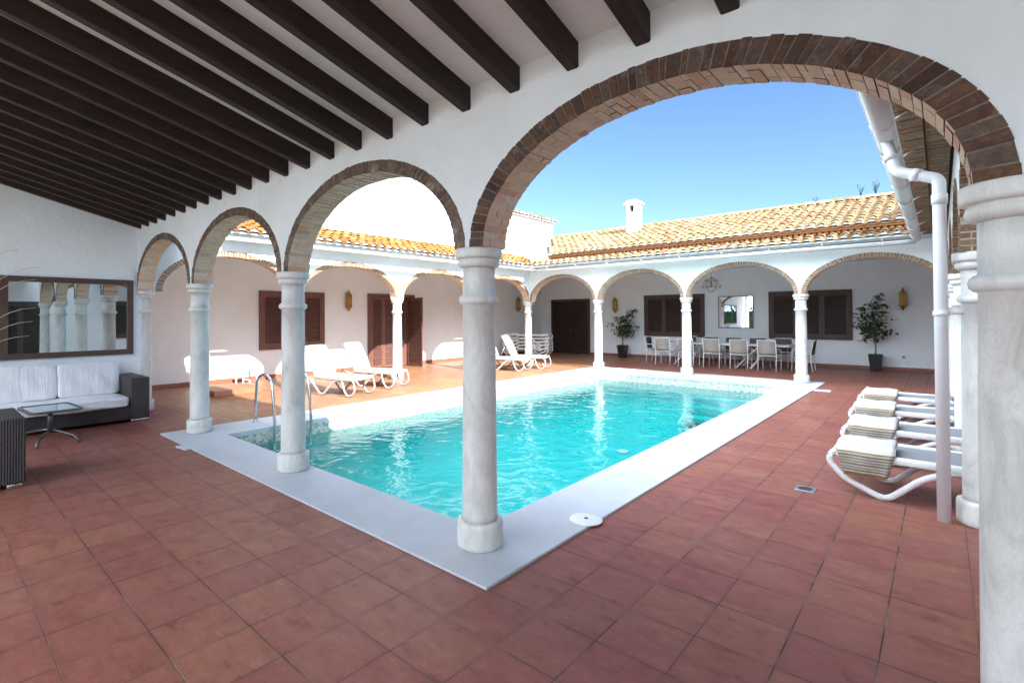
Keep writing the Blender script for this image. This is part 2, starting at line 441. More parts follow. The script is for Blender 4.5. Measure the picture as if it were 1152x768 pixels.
def m_pool():
    t = NT('turquoise_pool_lining')
    p = t.pos()
    c = t.mix(t.noise(p, 1.2, 3), (.004,.40,.385), (.007,.47,.455))
    t.set(c, .6, 0, .3)
    return t.m
M['pool'] = m_pool()

def m_water():
    t = NT('pool_water')
    t.n.remove(t.bsdf)
    p = t.pos((1, 1, 1))
    n1 = t.noise(p, 2.6, 2, .5, .8); n2 = t.noise(p, 7.5, 2, .5, .4)
    h = t.math('ADD', n1, t.math('MULTIPLY', t.math('MULTIPLY', n2, t.noise(p, .6, 3)), .6))
    b = t.n.new('ShaderNodeBump'); b.inputs['Strength'].default_value = .5; b.inputs['Distance'].default_value = .05
    t.link(h, b.inputs['Height'])
    gl = t.n.new('ShaderNodeBsdfGlossy'); gl.inputs['Roughness'].default_value = .02; t.link(b.outputs[0], gl.inputs['Normal'])
    rf = t.n.new('ShaderNodeBsdfTransparent'); rf.inputs['Color'].default_value = (.66,.98,.975,1)
    df = t.n.new('ShaderNodeBsdfDiffuse'); df.inputs['Color'].default_value = (.004,.40,.385,1)
    tb = t.n.new('ShaderNodeMixShader'); tb.inputs[0].default_value = .12; t.link(rf.outputs[0], tb.inputs[1]); t.link(df.outputs[0], tb.inputs[2])     # slightly milky water
    fr = t.n.new('ShaderNodeFresnel'); fr.inputs['IOR'].default_value = 1.28; t.link(b.outputs[0], fr.inputs['Normal'])
    mx = t.n.new('ShaderNodeMixShader'); t.link(fr.outputs[0], mx.inputs[0]); t.link(tb.outputs[0], mx.inputs[1]); t.link(gl.outputs[0], mx.inputs[2])
    t.link(mx.outputs[0], t.out.inputs[0])
    return t.m
M['water'] = m_water()
M['ground'] = m_simple('dry_earth', (.22,.18,.12), .95, 0, .1, .25, .5)

# ------------------------------------------------------------------ layout
SX, SY = 2.8121, 2.9320
ZC = 2.174                       # capital top
HW = .12                         # half wall thickness
XL, XR = -3*SX, SX               # arcade lines
YN, YF = 0.0, 4*SY
WL, WF, WR, WN = -11.35, 16.6, 5.75, -5.2
PX0, PX1, PY0, PY1 = -5.15, -.2, .2, 10.9       # pool inside
CX0, CX1, CY0, CY1 = -5.95, .44, -.42, 12.1     # coping outside
ZW = -.22

def ring(mb, o, i, z):
    (a0,a1,b0,b1), (c0,c1,d0,d1) = o, i
    mb.add([(a0,b0,z),(a1,b0,z),(a1,b1,z),(a0,b1,z),(c0,d0,z),(c1,d0,z),(c1,d1,z),(c0,d1,z)],
           [(0,1,5,4),(1,2,6,5),(2,3,7,6),(3,0,4,7)])

# ground, terrace floor, pool
g = MB(); ring(g, (-400,400,-400,400), (PX0-.3,PX1+.3,PY0-.3,PY1+.3), -.09)
struct(g.build('ground', M['ground']))
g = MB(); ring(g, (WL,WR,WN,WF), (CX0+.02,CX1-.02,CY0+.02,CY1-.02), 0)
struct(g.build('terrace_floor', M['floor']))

pool = thing('swimming_pool', 'rectangular swimming pool with white stone coping and mosaic tile band', 'pool')
b = MB()
zt = .018; zb = -.05
for z in (zt,):
    ring(b, (CX0,CX1,CY0,CY1), (PX0,PX1,PY0,PY1), z)
o8 = [(CX0,CY0),(CX1,CY0),(CX1,CY1),(CX0,CY1)]; i8 = [(PX0,PY0),(PX1,PY0),(PX1,PY1),(PX0,PY1)]
for L, flip in ((o8, 0), (i8, 1)):
    for k in range(4):
        p, q = L[k], L[(k+1)%4]
        f = [(0,1,2,3)] if not flip else [(3,2,1,0)]
        b.add([(*p,zb),(*q,zb),(*q,zt),(*p,zt)], f)
b.build('coping', M['coping'], pool)
def basin(mb, z0, z1, off=0.):
    L = [(PX0-off,PY0-off),(PX1+off,PY0-off),(PX1+off,PY1+off),(PX0-off,PY1+off)]
    for k in range(4):
        p, q = L[k], L[(k+1)%4]
        mb.add([(*p,z0),(*q,z0),(*q,z1),(*p,z1)], [(3,2,1,0)])
b = MB(); basin(b, -.40, -.05, .012); b.build('mosaic_band', M['mosaic'], pool)
b = MB(); prof_ = [(-.012,-.40),(-.010,-.62),(.05,-.80),(.20,-.95),(.45,-1.05),(.85,-1.12),(1.4,-1.15)]
vs = []
for off, z in prof_:
    vs += [(PX0+off,PY0+off,z),(PX1-off,PY0+off,z),(PX1-off,PY1-off,z),(PX0+off,PY1-off,z)]
b.add(vs, [(a_*4+k, a_*4+4+k, a_*4+4+(k+1)%4, a_*4+(k+1)%4) for a_ in range(len(prof_)-1) for k in range(4)], True)
o_ = (len(prof_)-1)*4; b.add(vs[o_:], [(0,1,2,3)], True)
b.build('basin', M['pool'], pool)
for k in range(3):
    b = MB(); b.rbox(-2.3, PX1, PY1-.34*(k+1), PY1, -.95, -.42-.2*k, .02); b.build('pool_step', M['pool'], pool)
b = MB(); b.rbox(-.62, PX1-.003, PY1-.34, PY1-.004, -.3, -.10, .02); b.build('corner_ledge', M['coping'], pool)
b = MB(); b.lathe([(.0,0),(.13,0),(.14,.02),(.10,.045),(0,.05)], 20, (-2.4,7.0,-1.15)); b.build('floor_drain', M['coping'], pool)
w = MB(); w.add([(PX0,PY0,ZW),(PX1,PY0,ZW),(PX1,PY1,ZW),(PX0,PY1,ZW)], [(0,1,2,3)])
struct(w.build('water', M['water']))

# ladder
t = thing('pool_ladder', 'stainless steel pool ladder with two arched handrails on the coping', 'ladder')
for yy in (.86, 1.46):
    pts = [(-5.72,yy,.018),(-5.70,yy,.35),(-5.67,yy,.60)]
    for k in range(1, 10):
        a = PI*k/10
        pts.append((-5.40-.27*math.cos(a), yy, .60+.20*math.sin(a)))
    pts += [(-5.115,yy,.55),(-5.06,yy,.1),(-5.05,yy,-.5),(-5.05,yy,-1.15)]
    b = MB(); b.tube(pts, .022, 12); b.build('handrail', M['chrome'], t)
    b = MB(); b.lathe([(.05,0),(.048,.012),(.03,.025),(.024,.03)], 20, (-5.72,yy,.018)); b.build('foot_flange', M['chrome'], t)
for zz in (-.35, -.62, -.89):
    b = MB(); b.rbox(-5.10,-5.0,.86,1.46,zz,zz+.03,.008); b.build('tread', M['chrome'], t)

# ------------------------------------------------------------------ columns
base_prof = [(.155,0),(.166,.008),(.169,.04),(.169,.165),(.164,.186),(.145,.195)]
shaft_prof = [(.134,.19),(.129,.24),(.126,.8),(.122,1.4),(.119,1.765),(.132,1.77),(.145,1.782),(.149,1.80),(.145,1.818),(.132,1.83),(.120,1.835),(.119,1.95),(.119,2.035)]
cap_prof = [(.120,2.035),(.138,2.04),(.152,2.052),(.157,2.07),(.152,2.09),(.140,2.10),(.160,2.102),(.171,2.108),(.173,2.12),(.173,ZC-.01),(.169,ZC)]
col0 = thing('marble_column', 'white marble column nearest the pool corner, stained round base', 'column', (0,0,0), 0, 'marble columns around the courtyard')
for nm, pf in (('base', base_prof), ('shaft', shaft_prof), ('capital', cap_prof)):
    b = MB(); b.lathe(pf, 48); b.build(nm, M['marble'], col0)
cols = [
 (1,0,'thick marble column at the terrace corner cut by the picture edge'),
 (-1,0,'grey marble column on the pool coping, second along the sofa arcade from the pool corner'),
 (-2,0,'marble column on the pool coping corner nearest the sofa'),
 (-3,0,'slender marble column against the wall at the end of the wicker sofa'),
 (-3,1,'marble column behind the pool ladder on the sunny lounger terrace'),
 (-3,2,'sunlit marble column beside the open shutter door'),
 (-3,3,'marble column between the shutter door and the far loungers on the sunny terrace'),
 (-3,4,'marble column where the two far arcades meet, beside the stacked loungers'),
 (-2,4,'sunlit marble column between the double door and the first potted ficus'),
 (-1,4,'marble column half in sun, before the left end of the dining table'),
 (0,4,'shaded marble column before the right end of the dining table'),
 (1,4,'marble column at the corner behind the row of towelled loungers'),
 (1,1,'marble column with heavy round base right behind the white downpipe'),
 (1,2,'marble column amid the towelled loungers, second behind the downpipe'),
 (1,3,'marble column beyond the towelled loungers, third behind the downpipe')]
for i, j, lab in cols:
    onc = i in (-1, -2) and j == 0 or (j == 4 and i in (-2,-1,0))
    o = dup(col0, (i*SX-(.02 if (i, j) == (1, 0) else 0), j*SY, .018 if onc else 0), random.uniform(0, 6), lab)
    if not onc: o.scale = (1,1,(ZC+.018)/ZC)
col0.location.z = .018; col0.rotation_euler[2] = 1.1

# ------------------------------------------------------------------ arcades
ZS = ZC + .018
def arc_pt(c, a, bb, th): return (c + a*math.cos(th), ZS + bb*math.sin(th))
def arcade(prefix, axis, fixed, s_list, ztop, parent, brick, mortar, B=.86, ringw=.125, s_ext=(0,0), mat='plaster', brick_t=.058, soffit='brick_washed'):
    def mp(s, t_, z): return (s, fixed+t_, z) if axis == 'x' else (fixed+t_, s, z)
    w = MB(); N = 40
    def quad(pts, flip=False): w.add([mp(*p) for p in pts], [(0,1,2,3)] if not flip else [(3,2,1,0)])
    s_list = list(s_list)
    for t_, fl in ((-HW, axis == 'y'), (HW, axis == 'x')):
        for s0, s1 in zip(s_list, s_list[1:]):
            c, a = (s0+s1)/2, (s1-s0)/2-.025
            prev = (s0, ZS)
            pts = [(s0, ZS)] + [arc_pt(c, a, B, PI - PI*k/N) for k in range(N+1)] + [(s1, ZS)]
            for p, q in zip(pts, pts[1:]):
                if q[0]-p[0] < 1e-6: continue
                quad([(p[0],t_,p[1]),(q[0],t_,q[1]),(q[0],t_,ztop),(p[0],t_,ztop)], fl)
        for s0, s1 in ((s_list[0]-s_ext[0], s_list[0]), (s_list[-1], s_list[-1]+s_ext[1])):
            if s1-s0 > 1e-4: quad([(s0,t_,ZS),(s1,t_,ZS),(s1,t_,ztop),(s0,t_,ztop)], fl)
    S0, S1 = s_list[0]-s_ext[0], s_list[-1]+s_ext[1]
    quad([(S0,-HW,ztop),(S1,-HW,ztop),(S1,HW,ztop),(S0,HW,ztop)], axis == 'y')
    for s_ in (S0, S1): quad([(s_,-HW,ZS),(s_,HW,ZS),(s_,HW,ztop),(s_,-HW,ztop)])
    for i, s_ in enumerate(s_list):
        a0 = S0 if i == 0 else s_-.025
        a1 = S1 if i == len(s_list)-1 else s_+.025
        quad([(a0,-HW,ZS),(a1,-HW,ZS),(a1,HW,ZS),(a0,HW,ZS)])
    for s0, s1 in zip(s_list, s_list[1:]):
        c, a = (s0+s1)/2, (s1-s0)/2-.025
        pts = [arc_pt(c, a, B, PI - PI*k/N) for k in range(N+1)]
        for p, q in zip(pts, pts[1:]):
            quad([(p[0],-HW,p[1]),(p[0],HW,p[1]),(q[0],HW,q[1]),(q[0],-HW,q[1])])
    wo = w.build('arcade_wall', M[mat], parent)
    rw_in = ringw
    for bay, (s0, s1) in enumerate(zip(s_list, s_list[1:])):
        bk = brick if isinstance(brick, str) else brick[bay]
        ringw = rw_in if not isinstance(rw_in, (list, tuple)) else rw_in[bay]
        c, a = (s0+s1)/2, (s1-s0)/2-.025
        ai, bi = a-ringw, B-ringw
        # equal arc length division on the middle ellipse
        K = 800; am, bm_ = a-ringw/2, B-ringw/2
        L = [0]
        for k in range(K):
            t0, t1 = PI*k/K, PI*(k+1)/K
            L.append(L[-1]+math.hypot(am*(math.cos(t1)-math.cos(t0)), bm_*(math.sin(t1)-math.sin(t0))))
        n = round(L[-1]/brick_t)
        ths = []; k = 0
        for q in range(n+1):
            tgt = L[-1]*q/n
            while k < K and L[k] < tgt: k += 1
            ths.append(PI*k/K)
        core = MB()
        def wedge(mb, th0, th1, t0, t1, ri, ro):
            vs = []
            for th in (th0, th1):
                for (aa, bb) in ((a-ro, B-ro), (a-ri, B-ri)):
                    x, z = c+aa*math.cos(th), ZS+bb*math.sin(th)
                    vs += [mp(x, t0, z), mp(x, t1, z)]
            # vs: 0 outer t0,1 outer t1,2 inner t0,3 inner t1 ; +4
            mb.add(vs, [(0,2,6,4),(1,5,7,3),(0,4,5,1),(2,3,7,6),(0,1,3,2),(4,6,7,5)])
        ths = [ths[0]] + [x_+(ths[1]-ths[0])*random.uniform(-.16,.16) for x_ in ths[1:-1]] + [ths[-1]]
        for q in range(n):
            wedge(core, ths[q], ths[q+1], -HW-.001, HW+.001, ringw-.003, .0)
            core.mi[len(core.f)-3] = 1
        ro = core.build('brick_arch', M[mortar], parent, M['mortar_light'])
        br = MB()
        for q in range(n):
            dth = ths[q+1]-ths[q]
            g0 = dth*random.uniform(.05,.11); g1 = dth*random.uniform(.05,.11)
            split = random.uniform(-.02,.02) + (.05 if q % 2 else -.05)
            j = lambda: random.uniform(-.0025,.0025)
            for t0, t1 in ((-HW-.005+j(), split-.004), (split+.004, HW+.005+j())):
                rj = random.uniform(-.005,.005)
                wedge(br, ths[q]+g0, ths[q+1]-g1, t0, t1, ringw+j()*1.2, rj)
                br.mi[len(br.f)-3] = 1
        br.build('brick_course', M[bk], ro, M[soffit])
    return wo

BG = 'white walled house wings around the courtyard'
near = thing('house_wing', 'shaded terrace wing with dark ceiling beams over the red tiled floor and sofa', 'house', (0,0,0), 0, BG)
left = thing('house_wing', 'sunlit wing with orange eave tiles and tall white upper storey behind the white loungers', 'house', (0,0,0), 0, BG)
far = thing('house_wing', 'wing with pale tiled roof and chimney behind the dining table', 'house', (0,0,0), 0, BG)
right = thing('house_wing', 'wing with downpipe and arcade beside the towelled loungers', 'house', (0,0,0), 0, BG)

ZN = 3.62
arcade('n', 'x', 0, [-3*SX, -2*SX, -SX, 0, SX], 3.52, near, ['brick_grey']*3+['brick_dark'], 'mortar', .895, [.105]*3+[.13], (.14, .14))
arcade('l', 'y', XL, [HW+.01, SY, 2*SY, 3*SY, 4*SY], 3.33, left, 'brick_warm', 'mortar_light', .86, .11, (0, HW), 'plaster')
arcade('f', 'x', YF, [XL+HW+.003, -2*SX, -SX, 0, SX], 3.33, far, 'brick_warm', 'mortar_light', .90, .10, (0, HW), 'plaster')
arcade('r', 'y', XR, [HW+.01, SY, 2*SY, 3*SY, 4*SY-HW-.01], 3.36, right, 'brick_warm', 'mortar', .87, .125, (0, 0), soffit='brick_warm')

# ------------------------------------------------------------------ openings
def louvre_leaf(mb_frame, mb_slat, w, h, fr=.075, th=.04, pitch=.058):
    # local: x 0..w, z 0..h, thickness along y
    mb_frame.box(0, fr, 0, th, 0, h); mb_frame.box(w-fr, w, 0, th, 0, h)
    mb_frame.box(fr, w-fr, 0.001, th-.001, 0, fr*1.3); mb_frame.box(fr, w-fr, 0.001, th-.001, h-fr*1.2, h)
    z = fr*1.3+.02; 
    while z < h-fr*1.2-.03:
        mb_slat.add([(fr,.004,z),(w-fr,.004,z),(w-fr,th-.006,z+.034),(fr,th-.006,z+.034),
                     (fr,.004,z-.007),(w-fr,.004,z-.007),(w-fr,th-.006,z+.027),(fr,th-.006,z+.027)],
                    [(0,1,2,3),(7,6,5,4),(4,5,1,0),(3,2,6,7),(0,3,7,4),(1,5,6,2)])
        z += pitch
    mb_slat.box(fr, w-fr, th*.62, th*.62+.004, fr, h-fr)
def shuttered_window(parent, M4, w, h, n, frame='wood', slat='wood_dark', fw=.075):
    # M4 puts local x along the wall, -y out of the wall, z up, origin bottom-left on the wall face
    f = MB(); f.M = M4
    f.box(0, w, -.05, 0, 0, fw); f.box(0, w, -.05, 0, h-fw, h); f.box(0, fw, -.049, 0, fw, h-fw); f.box(w-fw, w, -.049, 0, fw, h-fw)
    f.box(fw, w-fw, -.004, 0, fw, h-fw)
    fo = f.build('window', M[frame], parent)
    lw = (w-2*fw)/n
    for k in range(n):
        a, s_ = MB(), MB()
        a.M = s_.M = M4 @ Matrix.Translation((fw+k*lw+.004, -.046, fw+.004))
        louvre_leaf(a, s_, lw-.008, h-2*fw-.008)
        ao = a.build('shutter', M[frame], fo)
        so = s_.build('slats', M[slat], fo)
    return fo
def wallM(side, along, z, off=.003):
    if side == 'F': return Matrix.Translation((along, WF-off, z))                       # faces -Y
    if side == 'L': return Matrix.Translation((WL+off, along, z)) @ Matrix.Rotation(PI/2, 4, 'Z')   # faces +X ; local x -> +Y
    if side == 'R': return Matrix.Translation((WR-off, along, z)) @ Matrix.Rotation(-PI/2, 4, 'Z')  # faces -X ; local x -> -Y

# ---- walls of the left wing
b = MB(); b.box(WL-.3, WL, WN, WF+.3, -.08, 3.9); lw_ = b.build('back_wall', M['plaster_in'], left)
b = MB(); b.box(WL, XL-.15, -.14, .14, 0, 3.6); b.build('end_wall', M['plaster_in'], left)
b = MB(); b.box(WL+.001, XL+.3, .15, WF-.01, 3.335, 3.40); b.build('ceiling', M['ceiling'], left)
XB = -9.5
b = MB(); b.box(XB-4, XB, .5, 10.4, 3.42, 7.2); b.box(XB-4, XB-.002, 10.4, 14.87, 3.42, 5.56)
b.build('upper_wall', M['plaster_up'], left)
b = MB(); b.box(XL-HW, XL+HW-.002, .2, 1.15, 3.331, 4.2); b.box(WL, XL-HW, .2,1.15,3.41,4.2); b.build('parapet', M['plaster'], left)
b = MB(); b.box(WL, WL+.012, .15, 6.93, 0, .11); b.box(WL, WL+.012, 8.90, WF, 0, .11); b.build('skirting', M['skirting'], left)
shuttered_window(left, wallM('L', 3.42, .80), 1.96, 1.63, 3, 'wood_red', 'wood_slat')
# door with folding shutters
D0, D1, DH = 6.94, 8.88, 2.45
f = MB(); f.M = wallM('L', D0, 0)
W_ = D1-D0
f.box(0, .08, -.07, 0, 0, DH); f.box(W_-.08, W_, -.07, 0, 0, DH); f.box(.08, W_-.08, -.07, 0, DH-.09, DH)
do = f.build('door', M['wood_red'], left)
b = MB(); b.M = f.M; b.box(.08, W_-.08, -.006, -.002, 0, DH-.09); b.build('dark_opening', M['black'], do)
def leaf_at(M4, w, h, fm, sm):
    a, s_ = MB(), MB(); a.M = s_.M = M4; louvre_leaf(a, s_, w, h, .07, .035, .064)
    a.build('shutter_leaf', M[fm], do); s_.build('leaf_slats', M[sm], do)
leaf_at(Matrix.Translation((WL+.075, D0+.09, .02)) @ Matrix.Rotation(R(86), 4, 'Z'), .46, DH-.12, 'wood_red', 'wood_slat')
leaf_at(Matrix.Translation((WL+.08, D0+.56, .02)) @ Matrix.Rotation(R(72), 4, 'Z'), .40, DH-.12, 'wood_red', 'wood_slat')
leaf_at(Matrix.Translation((WL+.10, D1-.38, .02)) @ Matrix.Rotation(R(-8), 4, 'Z'), .95, DH-.14, 'wood_red', 'wood_slat')
# inner glazed door standing ajar
b = MB(); b.M = Matrix.Translation((WL+.045, D0+1.04, .015)) @ Matrix.Rotation(R(88), 4, 'Z')
b.box(0,.09,-.02,.02,0,DH-.12); b.box(.42,.51,-.02,.02,0,DH-.12); b.box(.09,.42,-.019,.019,0,.62); b.box(.09,.42,-.019,.019,DH-.24,DH-.12)
gd = b.build('glazed_leaf', M['wood_red'], do)
b2 = MB(); b2.M = b.M; b2.box(.09,.42,-.004,.004,.62,DH-.24); b2.build('pane', M['pane'], do)
b2 = MB(); b2.M = b.M; b2.box(.02,.05,-.06,-.02,1.0,1.12); b2.tube([(.035,-.055,1.06),(.035,-.07,1.06),(.14,-.07,1.06)], .01, 8); b2.build('handle', M['brass'], do)

# ---- far wing walls
b = MB(); b.box(WL, 9.3, WF, WF+.3, -.08, 3.9); b.build('back_wall', M['plaster_in'], far)
b = MB(); b.box(XL+.31, XR+.3, YF-.1, WF-.001, 3.341, 3.40); b.build('ceiling', M['ceiling'], far)
b = MB(); b.box(WL+.02, -10.78, WF-.012, WF, 0, .11); b.box(-8.77, WR, WF-.012, WF, 0, .11); b.build('skirting', M['skirting'], far)
shuttered_window(far, wallM('F', -6.29, .87), 2.35, 1.61, 3)
shuttered_window(far, wallM('F', -1.81, .88), 2.34, 1.59, 3)
f = MB(); f.M = wallM('F', -10.77, 0)
f.box(0,.07,-.06,0,0,2.42); f.box(1.93,2.0,-.06,0,0,2.42); f.box(.07,1.93,-.06,0,2.34,2.42)
fd = f.build('door', M['wood'], far)
for k in range(2):
    a, s_ = MB(), MB(); a.M = s_.M = f.M @ Matrix.Translation((.075+k*.928, -.05, .015))
    louvre_leaf(a, s_, .922, 2.32, .08, .04, .075); a.build('door_leaf', M['wood_dark'], fd); s_.build('leaf_slats', M['wood_dark'], fd)
b = MB(); b.M = f.M; b.tube([(1.04,-.05,1.05),(1.04,-.09,1.05),(1.15,-.09,1.05)], .011, 8); b.build('handle', M['brass'], fd)
# upper wall, brick cornice
YC = 11.85
b = MB(); b.box(-7.5, 9.2, YC, YC+.25, 3.42, 3.80); b.build('upper_wall', M['plaster'], far)
b = MB()
b.box(-7.52, 9.2, YC-.06, YC-.001, 3.575, 3.615); b.box(-7.53, 9.2, YC-.14, YC-.002, 3.69, 3.735); b.box(-7.54, 9.2, YC-.175, YC-.003, 3.737, 3.772)
cn = b.build('cornice', M['brick_orange'], far)
x = -7.5; b = MB()
while x < 9.1:
    b.box(x, x+.075, YC-.105, YC-.003, 3.617, 3.688); x += .125
b.build('dentil_course', M['brick_orange'], cn)
b = MB(); b.box(-7.5, 9.2, YC-.04, YC-.004, 3.6155, 3.6885); b.build('dentil_back', M['brick_orange'], cn)

# ---- near wing walls, ceiling, beams
XE = XL+.105
b = MB(); b.box(XL-.2, XE, WN, -HW+.005, -.08, 3.52); b.box(XL-.2, XE-.001, -HW+.005, -.02, -.08, 2.09)
b.add([(XL-.2,WN,3.52),(XE,WN,3.52),(XE,-HW+.005,3.52),(XL-.2,-HW+.005,3.52),(XL-.2,WN,5.0),(XE,WN,5.0),(XE,-HW+.005,3.6),(XL-.2,-HW+.005,3.6)],
      [(4,5,6,7),(1,2,6,5),(3,0,4,7),(0,1,5,4),(2,3,7,6)])
b.build('end_wall', M['plaster_in'], near)
SL = .262
def zbeam(x): return 3.19 - .012*min(x, 0)
x = -.005-.4525*18; k = 0
while x < WR-.2:
    b = MB(); z0 = zbeam(x); wd = .045 + random.uniform(-.003,.003); dz = random.uniform(-.006,.006)
    y0, y1 = -HW+.02, WN+.05
    n = 14
    vs = []
    sag = random.uniform(-.012,.012); bx = random.uniform(-.012,.012)
    for q in range(n+1):
        f_ = q/n; y = y0+(y1-y0)*f_; zz = z0+dz+(y0-y)*SL + sag*math.sin(PI*f_); xx = x+bx*math.sin(PI*f_)
        e = .008
        ring8 = [(-wd+e,0),(wd-e,0),(wd,e),(wd,.175),(-wd,.175),(-wd,e)]
        vs += [(xx+px, y, zz+pz) for px, pz in ring8]
    fs = []
    for q in range(n):
        for m_ in range(6):
            fs.append((q*6+m_, q*6+(m_+1)%6, (q+1)*6+(m_+1)%6, (q+1)*6+m_))
    b.add(vs, fs); b.build('ceiling_beam', M['beam'], near)
    x += .4525; k += 1
b = MB()
xs = [XL, 0, WR]
for x0, x1 in zip(xs, xs[1:]):
    b.add([(x0,-HW+.01,zbeam(x0)+.165+(-.01)*SL),(x1,-HW+.01,zbeam(x1)+.165-.01*SL),(x1,WN,zbeam(x1)+.165+(-HW+.01-WN)*SL),(x0,WN,zbeam(x0)+.165+(-HW+.01-WN)*SL)], [(3,2,1,0)])
b.build('ceiling', M['ceiling'], near)
# the garden side of the near gallery is unseen, left open between piers to let in fill light
b = MB(); b.box(XL-.2, WR+.2, WN-.25, WN, 4.05, 5.1)
for x0 in (XL-.2, -4.9, -1.2, 2.5, WR-.3): b.box(x0, x0+.5, WN-.249, WN-.001, -.08, 4.049)
b.build('back_wall', M['plaster'], near)
# wide window in the end wall
f = MB(); f.M = Matrix.Translation((XE+.002, -2.985, 1.055)) @ Matrix.Rotation(PI/2, 4, 'Z')
W_, H_ = 2.79, 1.32; fw = .09
f.box(0,W_,-.05,0,0,fw); f.box(0,W_,-.05,0,H_-fw,H_); f.box(0,fw,-.049,0,fw,H_-fw); f.box(W_-fw,W_,-.049,0,fw,H_-fw)
f.box(1.03,1.15,-.048,0,fw,H_-fw)
wo = f.build('window', M['wood'], near)
for a0, a1 in ((fw,1.03),(1.15,W_-fw)):
    b = MB(); b.M = f.M; b.box(a0, a1, -.02, -.012, fw, H_-fw); b.build('pane', M['pane'], wo)

# ---- right wing walls
b = MB(); b.box(WR, WR+.3, WN-.25, WF, -.08, 3.9); b.build('back_wall', M['plaster_in'], right)
b = MB(); b.box(WR+.31, WR+4, WN, WF, 3.8, 7.05); b.build('upper_wall', M['plaster'], right)
b = MB(); b.add([(XR-HW,.6,3.37),(WR,.6,4.1),(WR,WF-.01,4.1),(XR-HW,WF-.01,3.37)], [(3,2,1,0)]); b.build('ceiling', M['ceiling'], right)
shuttered_window(right, wallM('R', 4.6, .88), 2.2, 1.5, 3)
shuttered_window(right, wallM('R', 10.4, .88), 2.2, 1.5, 3)
shuttered_window(right, wallM('R', 0.4, .02), 1.4, 2.3, 2)

# ------------------------------------------------------------------ tiled roofs
def tile_roof(parent, O, U, V, L, S, mat, clip=None, pitch=.24, row=.34, lime=True, name='tile_roof'):
    O, U, V = Vector(O), Vector(U).normalized(), Vector(V).normalized()
    Nn = U.cross(V).normalized()
    if Nn.z < 0: Nn = -Nn
    mb = MB(); lm = MB()
    nu = int(L/pitch); nr = max(1, int(round(S/row)))
    row = S/nr
    P = lambda u, v, n: O + U*u + V*v + Nn*n
    seg = 6
    for i in range(nu+1):
        uc = i*pitch + pitch*.3
        first = True
        for r in range(nr):
            v0, v1 = r*row-.02, (r+1)*row+.05
            j = random.uniform(-.01,.01); jn = random.uniform(-.006,.008); jv = random.uniform(-.02,.02)
            mid = P(uc, (v0+v1)/2, 0)
            if clip and not clip(mid.x, mid.y): continue
            vs = []
            for vv, rad, lift in ((v0+jv, .078, .05+jn), (v1+jv, .062, .026+jn)):
                for k in range(seg+1):
                    a = PI*k/seg
                    vs.append(P(uc+j+rad*math.cos(a), vv, lift+rad*.85*math.sin(a)))
            fs = [(k, k+1, seg+2+k, seg+1+k) for k in range(seg)]
            # lip thickness at the lower end
            o_ = len(vs)
            for k in range(seg+1):
                a = PI*k/seg
                vs.append(P(uc+j+.062*math.cos(a), v0+jv+.002, .05+jn+.062*.85*math.sin(a)))
            fs += [(k, o_+k, o_+k+1, k+1) for k in range(seg)]
            mb.add(vs, fs, True)
            # channel tile
            uk = uc + pitch/2; vs = []
            for vv, rad in ((v0+jv*.5-.015, .075), (v1, .085)):
                for k in range(5):
                    a = PI*k/4
                    vs.append(P(uk+rad*math.cos(a), vv, .04-rad*.55*math.sin(a)+(.006 if rad < .08 else 0)))
            mb.add(vs, [(k+1, k, 5+k, 6+k) for k in range(4)], True)
            if first and lime and r == 0:
                vs = [P(uc+j, v0+.02, .03)]
                for k in range(9):
                    a = PI*k/8
                    vs.append(P(uc+j+.068*math.cos(a), v0+.012+random.uniform(-.008,.004), .03+.068*.85*math.sin(a)*random.uniform(.55,1)))
                vs2 = [v+V*.06 for v in vs]
                f0 = len(mb.f)
                mb.add([v[:] for v in vs]+[v[:] for v in vs2], [(0,k,k+1) for k in range(1,9)] + [(k,k+10,k+11,k+1) for k in range(1,9)], False)
                for q in range(f0, len(mb.f)): mb.mi[q] = 1
            first = False
    # bedding slab under the tiles
    return mb.build(name, M[mat], parent, M['lime'])
def slab(parent, pts, th, mat, name='roof_bed'):
    b = MB(); n = len(pts)
    lo = [(p[0],p[1],p[2]-th) for p in pts]
    b.add(list(pts)+lo, [tuple(range(n)), tuple(range(2*n-1,n-1,-1))] + [(k, (k+1)%n, n+(k+1)%n, n+k)[::-1] for k in range(n)])
    return b.build(name, M[mat], parent)
sl = .32
diag = lambda x, y: x <= -7.5-(y-YC)*.68+.1
# left lower roof : eave at x=-7.8 rising towards -x
tile_roof(left, (-7.8,1.2,3.405), (0,1,0), (-1,0,sl), 13.4, 1.78, 'tile_new', clip=lambda x,y: y < 11.0 - (x+7.8)*1.0)
slab(left, [(-7.84,1.2,3.40),(-7.84,11.15,3.40),(-9.5,12.9,3.40+1.66*sl),(-9.5,1.2,3.40+1.66*sl)], .035, 'lime')
# far lower roof
fs_ = .25
tile_roof(far, (-8.0,11.15,3.395), (1,0,0), (0,1,fs_), 11.2, .72, 'tile_old', clip=lambda x,y: x > -7.75-(y-11.15)*1.0)
slab(far, [(-7.75,11.19,3.39),(XR+.2,11.19,3.39),(XR+.2,YC,3.39+.66*fs_),(-8.4,YC,3.39+.66*fs_)], .035, 'lime')
